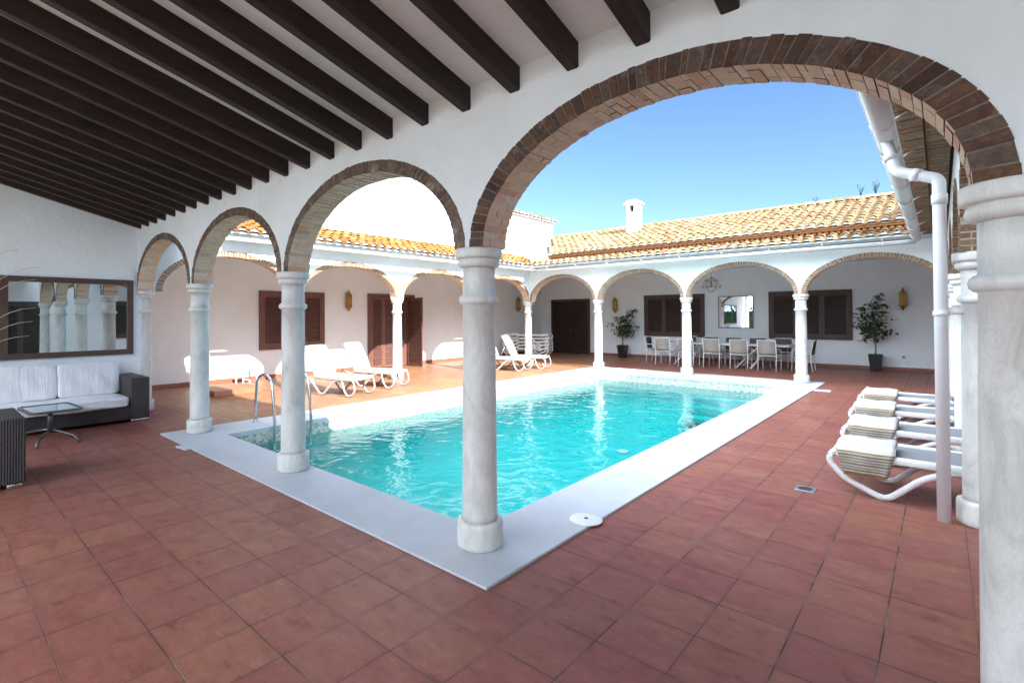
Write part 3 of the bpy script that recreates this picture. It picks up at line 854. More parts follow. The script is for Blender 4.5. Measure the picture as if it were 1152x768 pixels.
# far upper roof
us = .335; YE = 11.66; ZE = 3.775; YR = 15.3
tile_roof(far, (-10.4,YE,ZE), (1,0,0), (0,1,us), 19.5, (YR-YE)*math.hypot(1,us), 'tile_old', clip=lambda x,y: x > -7.5-(y-YC)*.68)
slab(far, [(-7.45,YE+.16,ZE-.005+.13*us),(9.2,YE+.16,ZE-.005+.13*us),(9.2,YR,ZE-.005+(YR-YE-.03)*us),(-9.8,YR,ZE-.005+(YR-YE-.03)*us)], .05, 'lime')
slab(far, [(-9.8,YR+.01,ZE-.005+(YR-YE)*us),(9.2,YR+.01,ZE-.005+(YR-YE)*us),(9.2,YR+4,ZE-.8),(-9.8,YR+4,ZE-.8)], .05, 'tile_old')
b = MB(); x = -9.7; zr = ZE+(YR-YE)*us
while x < 9.1:
    j = random.uniform(-.012,.012); vs = []
    for xx, rad in ((x-.03,.10),(x+.40,.085)):
        for k in range(7):
            a = PI*k/6; vs.append((xx, YR+rad*math.cos(a), zr+.03+j+rad*math.sin(a)))
    b.add(vs, [(k, 7+k, 8+k, k+1) for k in range(6)], True); x += .37
b.build('ridge_tiles', M['tile_old'], far)
b = MB(); b.add([(-7.5,YC+.02,3.45),(-9.8,YR,3.45),(-9.8,YR,zr-.06),(-7.5,YC+.02,3.79)], [(0,1,2,3),(3,2,1,0)][:1]); b.build('valley_wall', M['plaster'], far)
# chimney
cx, cy = -5.55, 14.2
b = MB(); b.box(cx-.20,cx+.20,cy-.20,cy+.20,4.3,5.36)
for sx_ in (-1,1):
    for sy_ in (-1,1): b.box(cx+sx_*.14-.06, cx+sx_*.14+.06, cy+sy_*.14-.06, cy+sy_*.14+.06, 5.36, 5.58)
b.box(cx-.21,cx+.21,cy-.21,cy+.21,5.58,5.64)
ch = b.build('chimney', M['plaster_up'], far)
b = MB(); b.box(cx-.27,cx+.27,cy-.27,cy+.27,5.642,5.69)
q_ = [(cx+.25*sx_*k_, cy+.25*sy_*k_, z_) for k_, z_ in ((1,5.691),(.78,5.76),(.42,5.805)) for sx_, sy_ in ((-1,-1),(1,-1),(1,1),(-1,1))]
b.add(q_+[(cx,cy,5.82)], [(a_*4+k_, a_*4+(k_+1)%4, a_*4+4+(k_+1)%4, a_*4+4+k_) for a_ in range(2) for k_ in range(4)]+[(8+k_, 8+(k_+1)%4, 12) for k_ in range(4)])
b.build('chimney_cap', M['lime'], ch)
b = MB(); b.box(cx-.075,cx+.075,cy-.075,cy+.075,5.362,5.578); b.build('flue', M['black'], ch)
# upper storey eaves of the left wing
tile_roof(left, (XB+.12,10.35,5.60), (0,1,0), (-1,0,.25), 4.6, 1.1, 'tile_old')
slab(left, [(XB+.1,10.3,5.59),(XB+.1,14.95,5.59),(XB-4,14.95,6.5),(XB-4,10.3,6.5)], .035, 'lime')
# near roof and right roof
tile_roof(near, (XL-.1,.43,3.39), (1,0,0), (0,-1,SL), 10.7, 5.9, 'tile_new')
slab(near, [(XL-.2,.41,3.38),(2.2,.41,3.38),(2.9,-.1,3.55),(WR+.3,-.1,3.55),(WR+.3,WN-.25,3.39+5.73*SL),(XL-.2,WN-.25,3.39+5.73*SL)], .03, 'lime')
tile_roof(right, (2.24,.6,3.40), (0,1,0), (1,0,.26), 10.7, 3.6, 'tile_old')
slab(right, [(2.26,.5,3.39),(WR+.3,.5,3.39+3.8*.26),(WR+.3,WF,3.39+3.8*.26),(2.26,11.2,3.39)], .03, 'mortar')
b = MB(); yy = .62
while yy < 11.0:
    for q in range(2):
        j = random.uniform(-.004,.004); x0 = 2.285+q*.195
        zq = 3.36+(x0-2.26)*.26
        b.box(x0, x0+.185, yy, yy+.118+j, zq-.012+j-.02, zq+.03)
    yy += .135
b.build('eave_bricks', M['brick_warm'], right)
# weeds growing on the far ridge
for i, (x, n, h) in enumerate(((-.2,5,.14),(.9,9,.42),(1.25,12,.5),(1.75,16,.36))):
    b = MB()
    for k in range(n):
        a = random.uniform(0, 2*PI); r_ = random.uniform(.02,.14); hh = h*random.uniform(.5,1)
        p0 = Vector((x, YR-.02, zr+.1)); p1 = p0+Vector((r_*math.cos(a), r_*math.sin(a), hh))
        b.tube([p0, (p0+p1)/2+Vector((0,0,.03)), p1], [.006,.004,.002], 4)
        for q in range(3):
            c_ = p0.lerp(p1, .5+.2*q); d = Vector((random.uniform(-1,1),random.uniform(-1,1),random.uniform(0,.6))).normalized()*.05
            e = Vector((random.uniform(-1,1),random.uniform(-1,1),.2)).normalized()*.015
            b.add([c_-e, c_+d*.6-e*1.2, c_+d, c_+d*.6+e*1.2], [(0,1,2,3)])
    tag(b.build('roof_weed', M['leaf']), ['tiny weed on the ridge of the far roof, left of the taller weeds','thin weed with tall wisps on the far roof ridge','tallest wispy weed on the far roof ridge','bushy weed on the far roof ridge beside the white gutter'][i], 'plant', 'weeds on the far roof ridge')

# ------------------------------------------------------------------ gutters
def half_pipe(mb, p, q, r, n=10):
    p, q = Vector(p), Vector(q); d = (q-p).normalized(); s_ = d.cross(Vector((0,0,1)))
    vs = []
    for rr in (r, r-.008):
        for e in (p, q):
            for k in range(n+1):
                a = PI+PI*k/n
                vs.append(e+s_*rr*math.cos(a)+Vector((0,0,1))*rr*math.sin(a))
    m_ = n+1
    fs = [(k,k+1,m_+k+1,m_+k) for k in range(n)] + [(2*m_+k+1,2*m_+k,3*m_+k,3*m_+k+1) for k in range(n)]
    fs += [(0,m_,3*m_,2*m_),(m_-1,3*m_-1,4*m_-1,2*m_-1)]
    fs += [(k,2*m_+k,2*m_+k+1,k+1) for k in range(n)]+[(m_+k+1,3*m_+k+1,3*m_+k,m_+k) for k in range(n)]
    mb.add(vs, fs, True)
    mb.tube([p+s_*r, q+s_*r], .011, 8); mb.tube([p-s_*r, q-s_*r], .011, 8)
def gutter(label, p, q, r, n_br, side, up=.06):
    t = thing('rain_gutter', label, 'gutter', (0,0,0), 0, 'white gutters under the eaves')
    b = MB(); half_pipe(b, p, q, r); b.build('channel', M['gutter'], t)
    p, q = Vector(p), Vector(q); d = (q-p).normalized(); s_ = d.cross(Vector((0,0,1)))
    for k in range(n_br):
        c_ = p.lerp(q, (k+.5)/n_br)
        pts = [c_+s_*(r+.004)*math.cos(PI+PI*m_/8)+Vector((0,0,1))*(r+.004)*math.sin(PI+PI*m_/8) for m_ in range(9)]
        pts.append(Vector(pts[-1 if side > 0 else 0])+Vector((0,0,.0)))
        b = MB(); b.tube(pts[:9], .008, 6)
        e = c_ + s_*r*side
        b.tube([e, e+s_*side*.1+Vector((0,0,up))], .008, 6)
        b.build('bracket', M['gutter'], t)
    return t
gutter('long white gutter under the orange tiles above the white loungers', (-7.75,1.2,3.255), (-7.75,11.25,3.255), .065, 9, -1)
gutter('white gutter under the pale far roof above the dining arches', (-7.7,11.21,3.245), (2.2,11.21,3.245), .075, 9, 1)
gutter('white gutter just beyond the big brick arch, under the terrace roof', (XL,.43,3.19), (2.1,.43,3.19), .075, 10, -1)
t = gutter('white gutter with elbow and downpipe beside the round based column', (2.22,.55,3.285), (2.22,11.1,3.285), .075, 8, 1)
for yy in (1.05, 3.35, 6.2):
    b = MB(); b.tube([(2.22,yy,3.285),(2.22,yy+.05,3.285)], .081, 24, False); b.build('joint_ring', M['drain'], t)
def bend(pts, rad, n=6):
    out = [Vector(pts[0])]
    for a, b_, c_ in zip(pts, pts[1:], pts[2:]):
        a, b_, c_ = Vector(a), Vector(b_), Vector(c_)
        d0, d1 = (a-b_).normalized(), (c_-b_).normalized()
        p0, p1 = b_+d0*rad, b_+d1*rad
        for k in range(n+1):
            u = k/n; out.append(p0*(1-u)**2 + b_*2*u*(1-u) + p1*u*u)
    out.append(Vector(pts[-1])); return out
dp = [(2.225,2.92,3.24),(2.29,2.90,2.94),(2.57,2.82,2.81),(2.57,2.82,0.0)]
b = MB(); b.tube(bend(dp, .045), .045, 18); b.build('downpipe', M['pvc'], t)
b = MB()
b.tube([(2.57,2.82,2.60),(2.57,2.82,2.68)], .053, 18); b.tube([(2.40,2.868,2.889),(2.45,2.854,2.866)], .053, 18); b.tube([(2.25,2.912,3.10),(2.262,2.909,3.05)], .054, 18)
b.build('pipe_collar', M['pvc'], t)
b = MB(); b.tube([(2.57,2.82,1.68),(2.57,2.82,1.72)], .053, 18); b.tube([(2.60,2.83,1.70),(2.70,2.87,1.70)], .012, 8); b.build('wall_clip', M['pvc'], t)

# ------------------------------------------------------------------ wall lamps, mirror, pendant, socket
def lantern():
    prof = [(0,0),(.02,.012),(.035,.05),(.05,.09),(.075,.12),(.10,.14),(.10,.17),(.092,.18),(.092,.47),(.10,.48),(.10,.51),(.075,.53),(.05,.56),(.035,.60),(.02,.64),(.006,.68)]
    return prof
lamp = thing('wall_lantern', 'brass wall lantern on the wall left of the shutter door behind the white loungers', 'wall lamp', (WL,6.18,1.87), 0, 'brass wall lanterns')
b = MB(); b.lathe(lantern(), 8, (.11,0,0), False); b.build('lantern_body', M['brass'], lamp)
b = MB()
for k in range(8):
    a = 2*PI*(k+.5)/8
    b.M = Matrix.Translation((.11,0,0)) @ Matrix.Rotation(a, 4, 'Z')
    b.box(.080,.0875,-.024,.024,.2,.45)
b.build('glass_panel', M['amber'], lamp)
b = MB(); b.rbox(.001,.022,-.045,.045,.10,.56,.006); b.tube([(.02,0,.30),(.06,0,.36),(.11,0,.36)], .012, 8); b.build('back_plate', M['brass'], lamp)
dup(lamp, (WL,14.74,1.88), 0, 'brass wall lantern near the corner, above the stacked loungers')
dup(lamp, (-7.54,WF,1.79), -PI/2, 'brass wall lantern above the potted ficus by the double door')
dup(lamp, (1.76,WF,1.80), -PI/2, 'brass wall lantern on the far wall right of the other potted ficus')
t = thing('wall_mirror', 'square mirror on the far wall behind the dining table', 'mirror', (-2.87,WF,1.79))
b = MB(); b.box(-.59,.59,-.03,-.002,-.575,-.545); b.box(-.59,.59,-.03,-.002,.545,.575); b.box(-.59,-.56,-.03,-.002,-.545,.545); b.box(.56,.59,-.03,-.002,-.545,.545); b.build('frame', M['steel'], t)
b = MB(); b.box(-.56,.56,-.02,-.004,-.545,.545); b.build('glass', M['mirror'], t)
t = thing('pendant_lamp', 'geometric wire pendant lamp hanging above the dining table', 'lamp', (-2.6,13.2,2.37))
rings = [(0,0),(.27,.17),(.20,.36),(0,.47)]
b = MB()
nodes = [[Vector((r_*math.cos(2*PI*k/6+.3*(i%2)), r_*math.sin(2*PI*k/6+.3*(i%2)), z)) for k in range(6)] for i, (r_, z) in enumerate(rings)]
for i in (1,2):
    for k in range(6): b.tube([nodes[i][k], nodes[i][(k+1)%6]], .0042, 5)
for k in range(6):
    b.tube([nodes[0][0], nodes[1][k]], .0042, 5); b.tube([nodes[1][k], nodes[2][k]], .0042, 5); b.tube([nodes[1][k], nodes[2][(k-1)%6]], .0042, 5); b.tube([nodes[2][k], nodes[3][0]], .0042, 5)
b.build('wire_shade', M['iron'], t)
b = MB(); b.tube([(0,0,.97),(0,0,.36)], .005, 6); b.lathe([(.05,0),(.05,.02),(.03,.03)], 16, (0,0,.94)); b.build('cable', M['iron'], t)
b = MB(); b.lathe([(.018,.36),(.02,.30),(.022,.28),(.036,.24),(.036,.2),(.02,.17),(0,.165)], 14); b.build('bulb', M['amber'], t)
t = thing('wall_socket', 'small beige wall socket low on the far wall beside the ficus', 'socket', (1.76,WF,.42))
b = MB(); b.rbox(-.045,.045,-.014,-.001,-.045,.045,.005); b.build('plate', M['socket'], t)
b = MB(); b.tube([(0,-.0145,0),(0,-.016,0)], .02, 14); b.build('outlet', M['iron'], t)

# ------------------------------------------------------------------ potted ficus
def ficus(loc, label, h, spread, seed):
    rnd = random.Random(seed)
    t = thing('potted_plant', label, 'plant', loc, 0, 'potted ficus trees by the far wall')
    b = MB()
    a, c_, hh = .20/1.0, .26/1.0, .50
    def sq(s_, z): return [(-s_/2,-s_/2,z),(s_/2,-s_/2,z),(s_/2,s_/2,z),(-s_/2,s_/2,z)]
    vs = sq(.24,0)+sq(.35,hh)+sq(.31,hh)+sq(.30,hh-.06)
    b.add(vs, [(3,2,1,0)]+[(i*4+k, i*4+(k+1)%4, i*4+4+(k+1)%4, i*4+4+k) for i in range(3) for k in range(4)])
    b.build('pot', M['pot'], t)
    b = MB(); b.add(sq(.302,hh-.055), [(0,1,2,3)]); b.build('soil', M['soil'], t)
    tr = MB(); lf = MB(); tips = []
    for s_ in range(4):
        a0 = rnd.uniform(0,2*PI); p = Vector((.04*math.cos(a0), .04*math.sin(a0), hh-.06)); pts = [p]
        top = h*rnd.uniform(.62,.95)
        for k in range(1,8):
            f_ = k/7; z = hh+(top-hh)*f_
            pts.append(Vector((math.cos(a0)*spread*.28*f_*f_+rnd.uniform(-.015,.015), math.sin(a0)*spread*.28*f_*f_+rnd.uniform(-.015,.015), z)))
        tr.tube(pts, [.017-.0015*k for k in range(8)], 7)
        for k in range(3,8):
            for q in range(3):
                a1 = rnd.uniform(0,2*PI); L_ = spread*rnd.uniform(.25,.52)*(1.1-.5*abs(k/7-.6))
                e = pts[k]+Vector((math.cos(a1)*L_, math.sin(a1)*L_, rnd.uniform(-.06,.24)))
                m_ = pts[k].lerp(e,.5)+Vector((0,0,.05))
                tr.tube([pts[k], m_, e], [.007,.005,.003], 5)
                tips.append((pts[k], m_, e))
    for p, m_, e in tips:
        for q in range(8):
            u = rnd.uniform(.25,1.08); c2 = p*(1-u)**2+m_*2*u*(1-u)+e*u*u
            c2 = c2+Vector((rnd.gauss(0,.035),rnd.gauss(0,.035),rnd.gauss(0,.03)))
            d = Vector((rnd.uniform(-1,1),rnd.uniform(-1,1),rnd.uniform(-.9,.3))).normalized()
            n_ = Vector((rnd.uniform(-.5,.5),rnd.uniform(-.5,.5),1)); s_ = d.cross(n_).normalized()
            ln = rnd.uniform(.10,.17); wd = ln*.30; up_ = s_.cross(d)*ln*.1
            lf.add([c2, c2+d*ln*.4+s_*wd+up_, c2+d*ln, c2+d*ln*.4-s_*wd+up_, c2+d*ln*.45-up_*.2], [(0,1,4),(1,2,4),(2,3,4),(3,0,4)], True)
    tr.build('trunk', M['trunk'], t); lf.build('crown', M['leaf'], t)
ficus((-7.0,16.1,0), 'ficus in a black pot between the double door and the dining table', 2.0, .95, 3)
ficus((1.13,16.15,0), 'taller ficus in a black pot beside the far wall, right of the dining table', 2.2, .95, 11)

# ------------------------------------------------------------------ dining set
t = thing('dining_table', 'long white dining table with slatted top and splayed legs', 'table', (-2.85,14.98,0))
b = MB(); b.rbox(-2.05,2.05,-.5,.5,.715,.755,.008); b.build('tabletop', M['white_metal'], t)
for sx_ in (-1.1, .9):
    for s1 in (-1, 1):
        b = MB(); b.tube([(sx_-.05*s1,s1*.36,0),(sx_+.28*s1*-1,s1*.12,.36),(sx_,s1*.30,.715)], .032, 8); b.build('leg', M['white_metal'], t)
        b = MB(); b.tube([(sx_-.38,s1*.36,0),(sx_+.30,s1*.36,.715)], .028, 8); b.build('leg', M['white_metal'], t)
    b = MB(); b.tube([(sx_,-.36,.36),(sx_,.36,.36)], .02, 8); b.build('crossbar', M['white_metal'], t)
def chair(label, fab, group):
    t = thing('dining_chair', label, 'chair', (0,0,0), 0, group)
    w, d = .25, .25     # local: faces +y, back at y=-d
    for s_ in (-1, 1):
        b = MB(); b.tube(bend([(s_*w,-d-.03,0),(s_*w,-d+.02,.45),(s_*w,-d-.06,.92)], .08), .014, 8); b.build('rear_leg', M['white_metal'], t)
        b = MB(); b.tube(bend([(s_*w,d,0),(s_*w,d-.01,.64),(s_*w,-d-.01,.66)], .05), .014, 8); b.build('front_leg', M['white_metal'], t)
    b = MB(); b.tube([(-w,-d-.06,.92),(w,-d-.06,.92)], .014, 8); b.tube([(-w,-d,.46),(w,-d,.46)], .012, 8); b.tube([(-w,d-.01,.43),(w,d-.01,.43)], .012, 8)
    for s_ in (-1,1): b.tube([(s_*w,-d+.02,.44),(s_*w,d-.01,.43)], .012, 8)
    b.build('frame', M['white_metal'], t)
    b = MB()
    vs = []
    for k in range(7):
        z = .50+.40*k/6; y = -d-.005-.055*(k/6) + .0
        vs += [(-w+.012,y,z),(w-.012,y,z),(w-.012,y-.008,z),(-w+.012,y-.008,z)]
    b.add(vs, [(k*4+a, k*4+(a+1)%4, k*4+4+(a+1)%4, k*4+4+a) for k in range(6) for a in range(4)]+[(3,2,1,0),(24,25,26,27)], True)
    b.build('backrest', M[fab], t)
    b = MB(); b.rbox(-w+.012,w-.012,-d+.02,d-.005,.435,.448,.004); b.build('seat', M[fab], t)
    return t
CG = 'sling chairs round the dining table'
ch0 = chair('taupe sling chair at the left end of the near side of the dining table', 'fabric_taupe', CG)
ch0.location = (-4.52,14.38,0)
names = ['second','middle','fourth']
for k, x in enumerate((-3.72,-2.92,-2.11,-1.31)):
    lab = ['taupe sling chair on the near side, half hidden by the half sunlit column','taupe sling chair in the middle of the near side of the table',
           'taupe sling chair with its back to the pool, right of the middle one','taupe sling chair with its back to the pool, right end of near side'][k]
    dup(ch0, (x,14.38+random.uniform(-.03,.03),0), random.uniform(-.06,.06), lab)
chd = chair('dark sling chair at the left end of the dining table, by the ficus', 'fabric_dark', CG)
chd.location = (-5.12,15.0,0); chd.rotation_euler[2] = -PI/2
dup(chd, (-.52,14.9,0), PI/2, 'dark sling chair at the right head of the dining table behind the shaded column')
for k, x in enumerate((-4.25,-3.5,-2.75,-2.0,-1.25)):
    lab = ['dark chair under the first shuttered window, far side of table left end','dark chair on the far side of the table, below the left edge of the mirror',
           'dark chair on the far side of the table, below the mirror','dark chair on the far side, between mirror and second shuttered window','dark chair on the far side of the table, below the second shuttered window'][k]
    dup(chd, (x,15.62,0), PI+random.uniform(-.05,.05), lab)

# ------------------------------------------------------------------ loungers
def rounded(pts, rad=.06): return bend(pts, rad, 5)
def lounger(label, fab, back, group, style, frame='white_plastic'):
    """local x: 0 foot end .. 1.95 head, y 0.. .68, bed at z .40"""
    t = thing('sun_lounger', label, 'sun lounger', (0,0,0), 0, group)
    W_ = .68; hz = .40; hinge = 1.12
    for y in (.025, W_-.025):
        b = MB()
        if style == 'flat':
            pts = [(.10,y,.415),(.02,y,.40),(-.03,y,.30),(.10,y,.15),(.37,y,.022),(.43,y,.022),(.66,y,.24),(.86,y,.345),(1.2,y,.36),(1.42,y,.25),(1.62,y,.022),(1.68,y,.022),(1.86,y,.24),(1.93,y,.36)]
            b.tube(rounded(pts,.06), .0215, 12, True, (1.3,.85))
        else:
            pts = [(hinge+.30,y,.365),(hinge+.14,y,.33),(hinge-.14,y,.026),(hinge-.24,y,.026),(hinge-.54,y,.31),(.40,y,.362),(.05,y,.365)]
            b.tube(rounded(pts,.06), .021, 12, True, (1.25,.85))
        b.build('leg_frame', M[frame], t)
    if style != 'flat':
        for y in (.025, W_-.025):
            b = MB(); b.tube(rounded([(.34,y,.35),(.28,y,.14),(.19,y,.022),(.10,y,.022),(-.02,y,.13),(.0,y,.30),(.06,y,.36)],.05), .021, 10); b.build('foot_loop', M[frame], t)
    b = MB()
    for y0, y1 in ((0,.05),(W_-.05,W_)):
        b.rbox(.04, hinge+.02, y0, y1, hz-.058, hz+.008, .014)
    b.rbox(.0,.10,.03,W_-.03,hz-.06,hz+.006,.02); b.rbox(hinge-.08,hinge-.02,.03,W_-.03,hz-.07,hz-.03,.01)
    b.build('seat_frame', M[frame], t)
    b = MB(); n = 12; vs = []
    for k in range(n+1):
        x = .09+(hinge-.10)*k/n; z = hz+.004-.018*math.sin(PI*k/n)
        vs += [(x,.045,z),(x,W_/2,z-.012),(x,W_-.045,z)]
    b.add(vs, [(k*3+a, k*3+3+a, k*3+4+a, k*3+1+a) for k in range(n) for a in range(2)], True); b.build('seat_sling', M[fab], t)
    Mb = Matrix.Translation((hinge,0,hz-.02)) @ Matrix.Rotation(-back, 4, 'Y')
    LB = .74
    b = MB(); b.M = Mb
    for y in (.03, W_-.03): b.tube([(.02,y,0),(.3,y,.012),(.6,y,.012),(LB-.08,y,.0)], .027, 10)
    b.tube(rounded([(LB-.09,.03,0),(LB-.01,.05,0),(LB,.14,0),(LB,W_-.14,0),(LB-.01,W_-.05,0),(LB-.09,W_-.03,0)],.04), .027, 10)
    br = b.build('backrest', M[frame], t)
    b = MB(); b.M = Mb; vs = []
    for k in range(n+1):
        x = .02+(LB-.03)*k/n; z = .016-.014*math.sin(PI*k/n)
        vs += [(x,.045,z),(x,W_/2,z-.016),(x,W_-.045,z)]
    b.add(vs, [(k*3+a, k*3+3+a, k*3+4+a, k*3+1+a) for k in range(n) for a in range(2)], True); b.build('back_sling', M[fab], br)
    if back > .3:
        p = Mb @ Vector((.42,0,-.02))
        for y in (.06, W_-.06):
            b = MB(); b.tube([(p.x,y,p.z),(hinge+.42,y,.33)], .012, 8); b.build('back_support', M[frame], t)
    return t
LG = 'grey loungers with folded towels under the arcade'
l0 = lounger('grey sling lounger with striped towel, nearest the white downpipe', 'fabric_grey', 0, LG, 'flat')
yl = [3.06, 4.42, 5.85, 7.35]; xl = [1.765, 1.71, 1.63, 1.58]
labs = ['grey sling lounger with striped towel, second from the white downpipe','grey sling lounger with striped towel, third from the white downpipe','grey sling lounger with striped towel, last of the row, nearest the dining table']
for k in range(4):
    if k == 0: l0.location = (xl[0], yl[0], 0)
    else: dup(l0, (xl[k], yl[k], 0), random.uniform(-.03,.03), labs[k-1])
# folded towels draped over the near side
def towel(k, x, y, seed, label):
    rnd = random.Random(seed)
    me_v, me_f, uv = [], [], []
    W_, D_, drop = .42, .45, .205
    prof = [(D_,.0),(D_*.75,.004),(D_*.5,.0),(D_*.25,.003),(.03,.0),(.0,-.012),(-.018,-.05),(-.022,-.11),(-.02,-.17),(-.014,-drop)]
    acc = [0]
    for a, b_ in zip(prof, prof[1:]): acc.append(acc[-1]+math.hypot(a[0]-b_[0], a[1]-b_[1]))
    tot = acc[-1]; z0 = .436
    nx = 12; layers = 5
    for L_ in range(layers):
        o = len(me_v); off = .0085*L_
        ex = rnd.uniform(-.016,.016); dd = -.03*L_/4+rnd.uniform(-.015,.012)
        for i, (py, pz) in enumerate(prof):
            for j in range(nx+1):
                fx = j/nx
                wv = .006*math.sin(fx*9+i*.7+L_+seed)+.004*rnd.uniform(-1,1)
                n_ = off+(wv if L_ == layers-1 else wv*.4)
                v = acc[i]/tot
                if i >= 5: pos = (fx*W_+ex-.028*(i-5)*(fx-.5), py-n_-.004, pz+dd*(i-4)/5)
                else: pos = (fx*W_+ex, py, pz+n_)
                me_v.append((pos[0], pos[1], z0+pos[2]))
                uv.append((fx, (.0+.46*acc[i]/acc[5]) if i <= 5 else .46+.53*(acc[i]-acc[5])/(tot-acc[5])))
        for i in range(len(prof)-1):
            for j in range(nx):
                me_f.append((o+i*(nx+1)+j, o+i*(nx+1)+j+1, o+(i+1)*(nx+1)+j+1, o+(i+1)*(nx+1)+j)[::-1])
    me = bpy.data.meshes.new('folded_towel'); me.from_pydata(me_v, [], me_f)
    me.polygons.foreach_set('use_smooth', [True]*len(me_f))
    ul = me.uv_layers.new(name='UVMap')
    for lp in me.loops: ul.data[lp.index].uv = uv[lp.vertex_index]
    me.materials.append(M['towel']); me.update()
    o = bpy.data.objects.new('folded_towel', me); C.objects.link(o); o.location = (x, y, 0)
    md = o.modifiers.new('thick', 'SOLIDIFY'); md.thickness = .009; md.offset = 0
    tag(o, label, 'towel', 'striped towels folded on the grey loungers')
tl = ['folded beige striped towel on the lounger nearest the downpipe','folded beige striped towel on the second lounger from the downpipe','folded beige striped towel on the third lounger from the downpipe','folded beige striped towel on the last lounger, nearest the dining table']
for k in range(4): towel(k, xl[k]+.05, yl[k]+.02, k+1, tl[k])

WG = 'white loungers on the sunny terrace'
w0 = lounger('white lounger with raised back under the shuttered window', 'fabric_white', R(63), WG, 'raised', 'sunlit_white_plastic')
def put(o, foot, ang): # foot corner (near side) in world; local x runs from foot to head
    o.location = (foot[0], foot[1], 0); o.rotation_euler = (0,0,ang)
# head points to -X: rotate by pi, so local y points to -Y
def place_l(first, foot, ang, label=None):
    # near-side foot corner is local (0, .68)
    a = PI+ang
    off = Matrix.Rotation(a, 4, 'Z') @ Vector((0,.68,0))
    loc = (foot[0]-off.x, foot[1]-off.y, 0)
    if label is None: first.location = loc; first.rotation_euler = (0,0,a)
    else: dup(first, loc, a, label)
place_l(w0, (-6.62,3.28), R(14))
place_l(w0, (-7.0,4.60), R(18), 'white lounger with raised back between the shuttered window and the shutter door')
place_l(w0, (-6.85,9.35), R(14), 'white lounger with raised back beyond the shutter door, nearer one of the pair')
place_l(w0, (-6.75,10.35), R(20), 'white lounger beside the corner column, before the stacked loungers')

# stack of loungers in the far corner
SG = 'white loungers stacked in the far corner'
st = lounger('lowest white lounger of the stack in the far corner', 'fabric_white', R(2), SG, 'flat')
st.location = (-9.35,14.55,0); st.rotation_euler = (0,0,R(200))
for k in range(1,5):
    dup(st, (-9.35+random.uniform(-.02,.02),14.55+random.uniform(-.02,.02),.135*k), R(200)+random.uniform(-.02,.02),
        ['second white lounger from the bottom of the stack in the far corner','middle white lounger of the stack in the far corner','fourth white lounger up in the stack in the far corner','topmost white lounger of the stack in the far corner'][k-1])

# small plastic table and step by the left wall
t = thing('terrace_step', 'low terracotta tiled step on the terrace behind the pool ladder', 'step')
b = MB(); b.rbox(-9.95,-8.95,1.42,2.42,.001,.13,.008,1); b.build('tread', M['step'], t)
t = thing('side_table', 'small white plastic side table against the sunny wall', 'table', (-10.62,2.78,0))
b = MB(); b.rbox(-.24,.24,-.2,.2,.36,.40,.012); b.build('tabletop', M['white_plastic'], t)
for sx_ in (-1,1):
    for sy_ in (-1,1):
        b = MB(); b.rbox(sx_*.21-.018,sx_*.21+.018,sy_*.17-.018,sy_*.17+.018,0,.362,.005); b.build('leg', M['white_plastic'], t)
b = MB(); b.box(-.2,.2,-.012,.012,.10,.13); b.build('stretcher', M['white_plastic'], t)

# ------------------------------------------------------------------ sofa group
def cushion(mb, x0, x1, y0, y1, z0, z1, puff=.05, n=14, p=9):
    cx_, cy_, cz_ = (x0+x1)/2, (y0+y1)/2, (z0+z1)/2; hx, hy, hz_ = (x1-x0)/2, (y1-y0)/2, (z1-z0)/2
    import bmesh
    bm = bmesh.new(); bmesh.ops.create_cube(bm, size=2)
    bmesh.ops.subdivide_edges(bm, edges=bm.edges[:], cuts=n, use_grid_fill=True)
    for v in bm.verts:
        c_ = v.co; m_ = (abs(c_.x)**p+abs(c_.y)**p+abs(c_.z)**p)**(1/p)
        f_ = 1/m_; k = .75
        q = Vector((c_.x*(1-k+k*f_*1.0), c_.y*(1-k+k*f_), c_.z*(1-k+k*f_)))
        s_ = math.sin(c_.y*7+c_.z*4+cx_*9)*.006+math.sin(c_.y*13-c_.x*6+cy_*5)*.004
        v.co = Vector((cx_+q.x*hx+s_*(1 if hx < hy else 0), cy_+q.y*hy, cz_+q.z*hz_+(s_ if hz_ < hy and hz_ < hx else 0)))
    bm.verts.index_update()
    mb.add([v.co[:] for v in bm.verts], [[v.index for v in f.verts] for f in bm.faces], True); bm.free()
t = thing('wicker_sofa', 'dark wicker sofa with white cushions below the wide window', 'sofa', (XE+.02, -.20, 0), 0)
# local: x from wall outwards 0..1.02 , y from 0 (right arm) to -2.99
b = MB(); b.rbox(.0,.20,-2.75,-.25,.05,.68,.012); b.rbox(.18,1.0,-2.75,-.25,.05,.27,.012); b.build('base', M['wicker'], t)
for y0, y1 in ((-.255,0),(-3.0,-2.745)):
    b = MB(); b.rbox(.0,1.02,y0,y1,.05,.72,.014); b.build('arm', M['wicker'], t)
b = MB(); cushion(b, .18,1.05,-2.74,-.26,.262,.42); b.build('seat_cushion', M['cushion'], t)
for k in range(3):
    y1 = -.258-k*.828
    b = MB(); b.M = Matrix.Translation((.24,0,.41)) @ Matrix.Rotation(R(-10), 4, 'Y'); cushion(b, -.06,.14,y1-.829,y1,-.01,.54); b.build('back_cushion', M['cushion'], t)
for y0, y1 in ((-.25,-.01),(-2.99,-2.75)):
    for x0 in (.9,.02):
        b = MB(); b.rbox(x0,x0+.1,y0,y1,0,.05,.006); b.build('foot', M['chrome'], t)
t = thing('wicker_armchair', 'dark wicker armchair seen from behind at the picture edge', 'armchair', (-4.35,-2.04,0))
b = MB(); b.rbox(-.2,0,-.92,0,.05,.70,.014); b.build('backrest', M['wicker'], t)
for y0, y1 in ((-.2,-.001),(-.919,-.72)):
    b = MB(); b.rbox(-.92,-.2,y0,y1,.05,.698,.014); b.build('arm', M['wicker'], t)
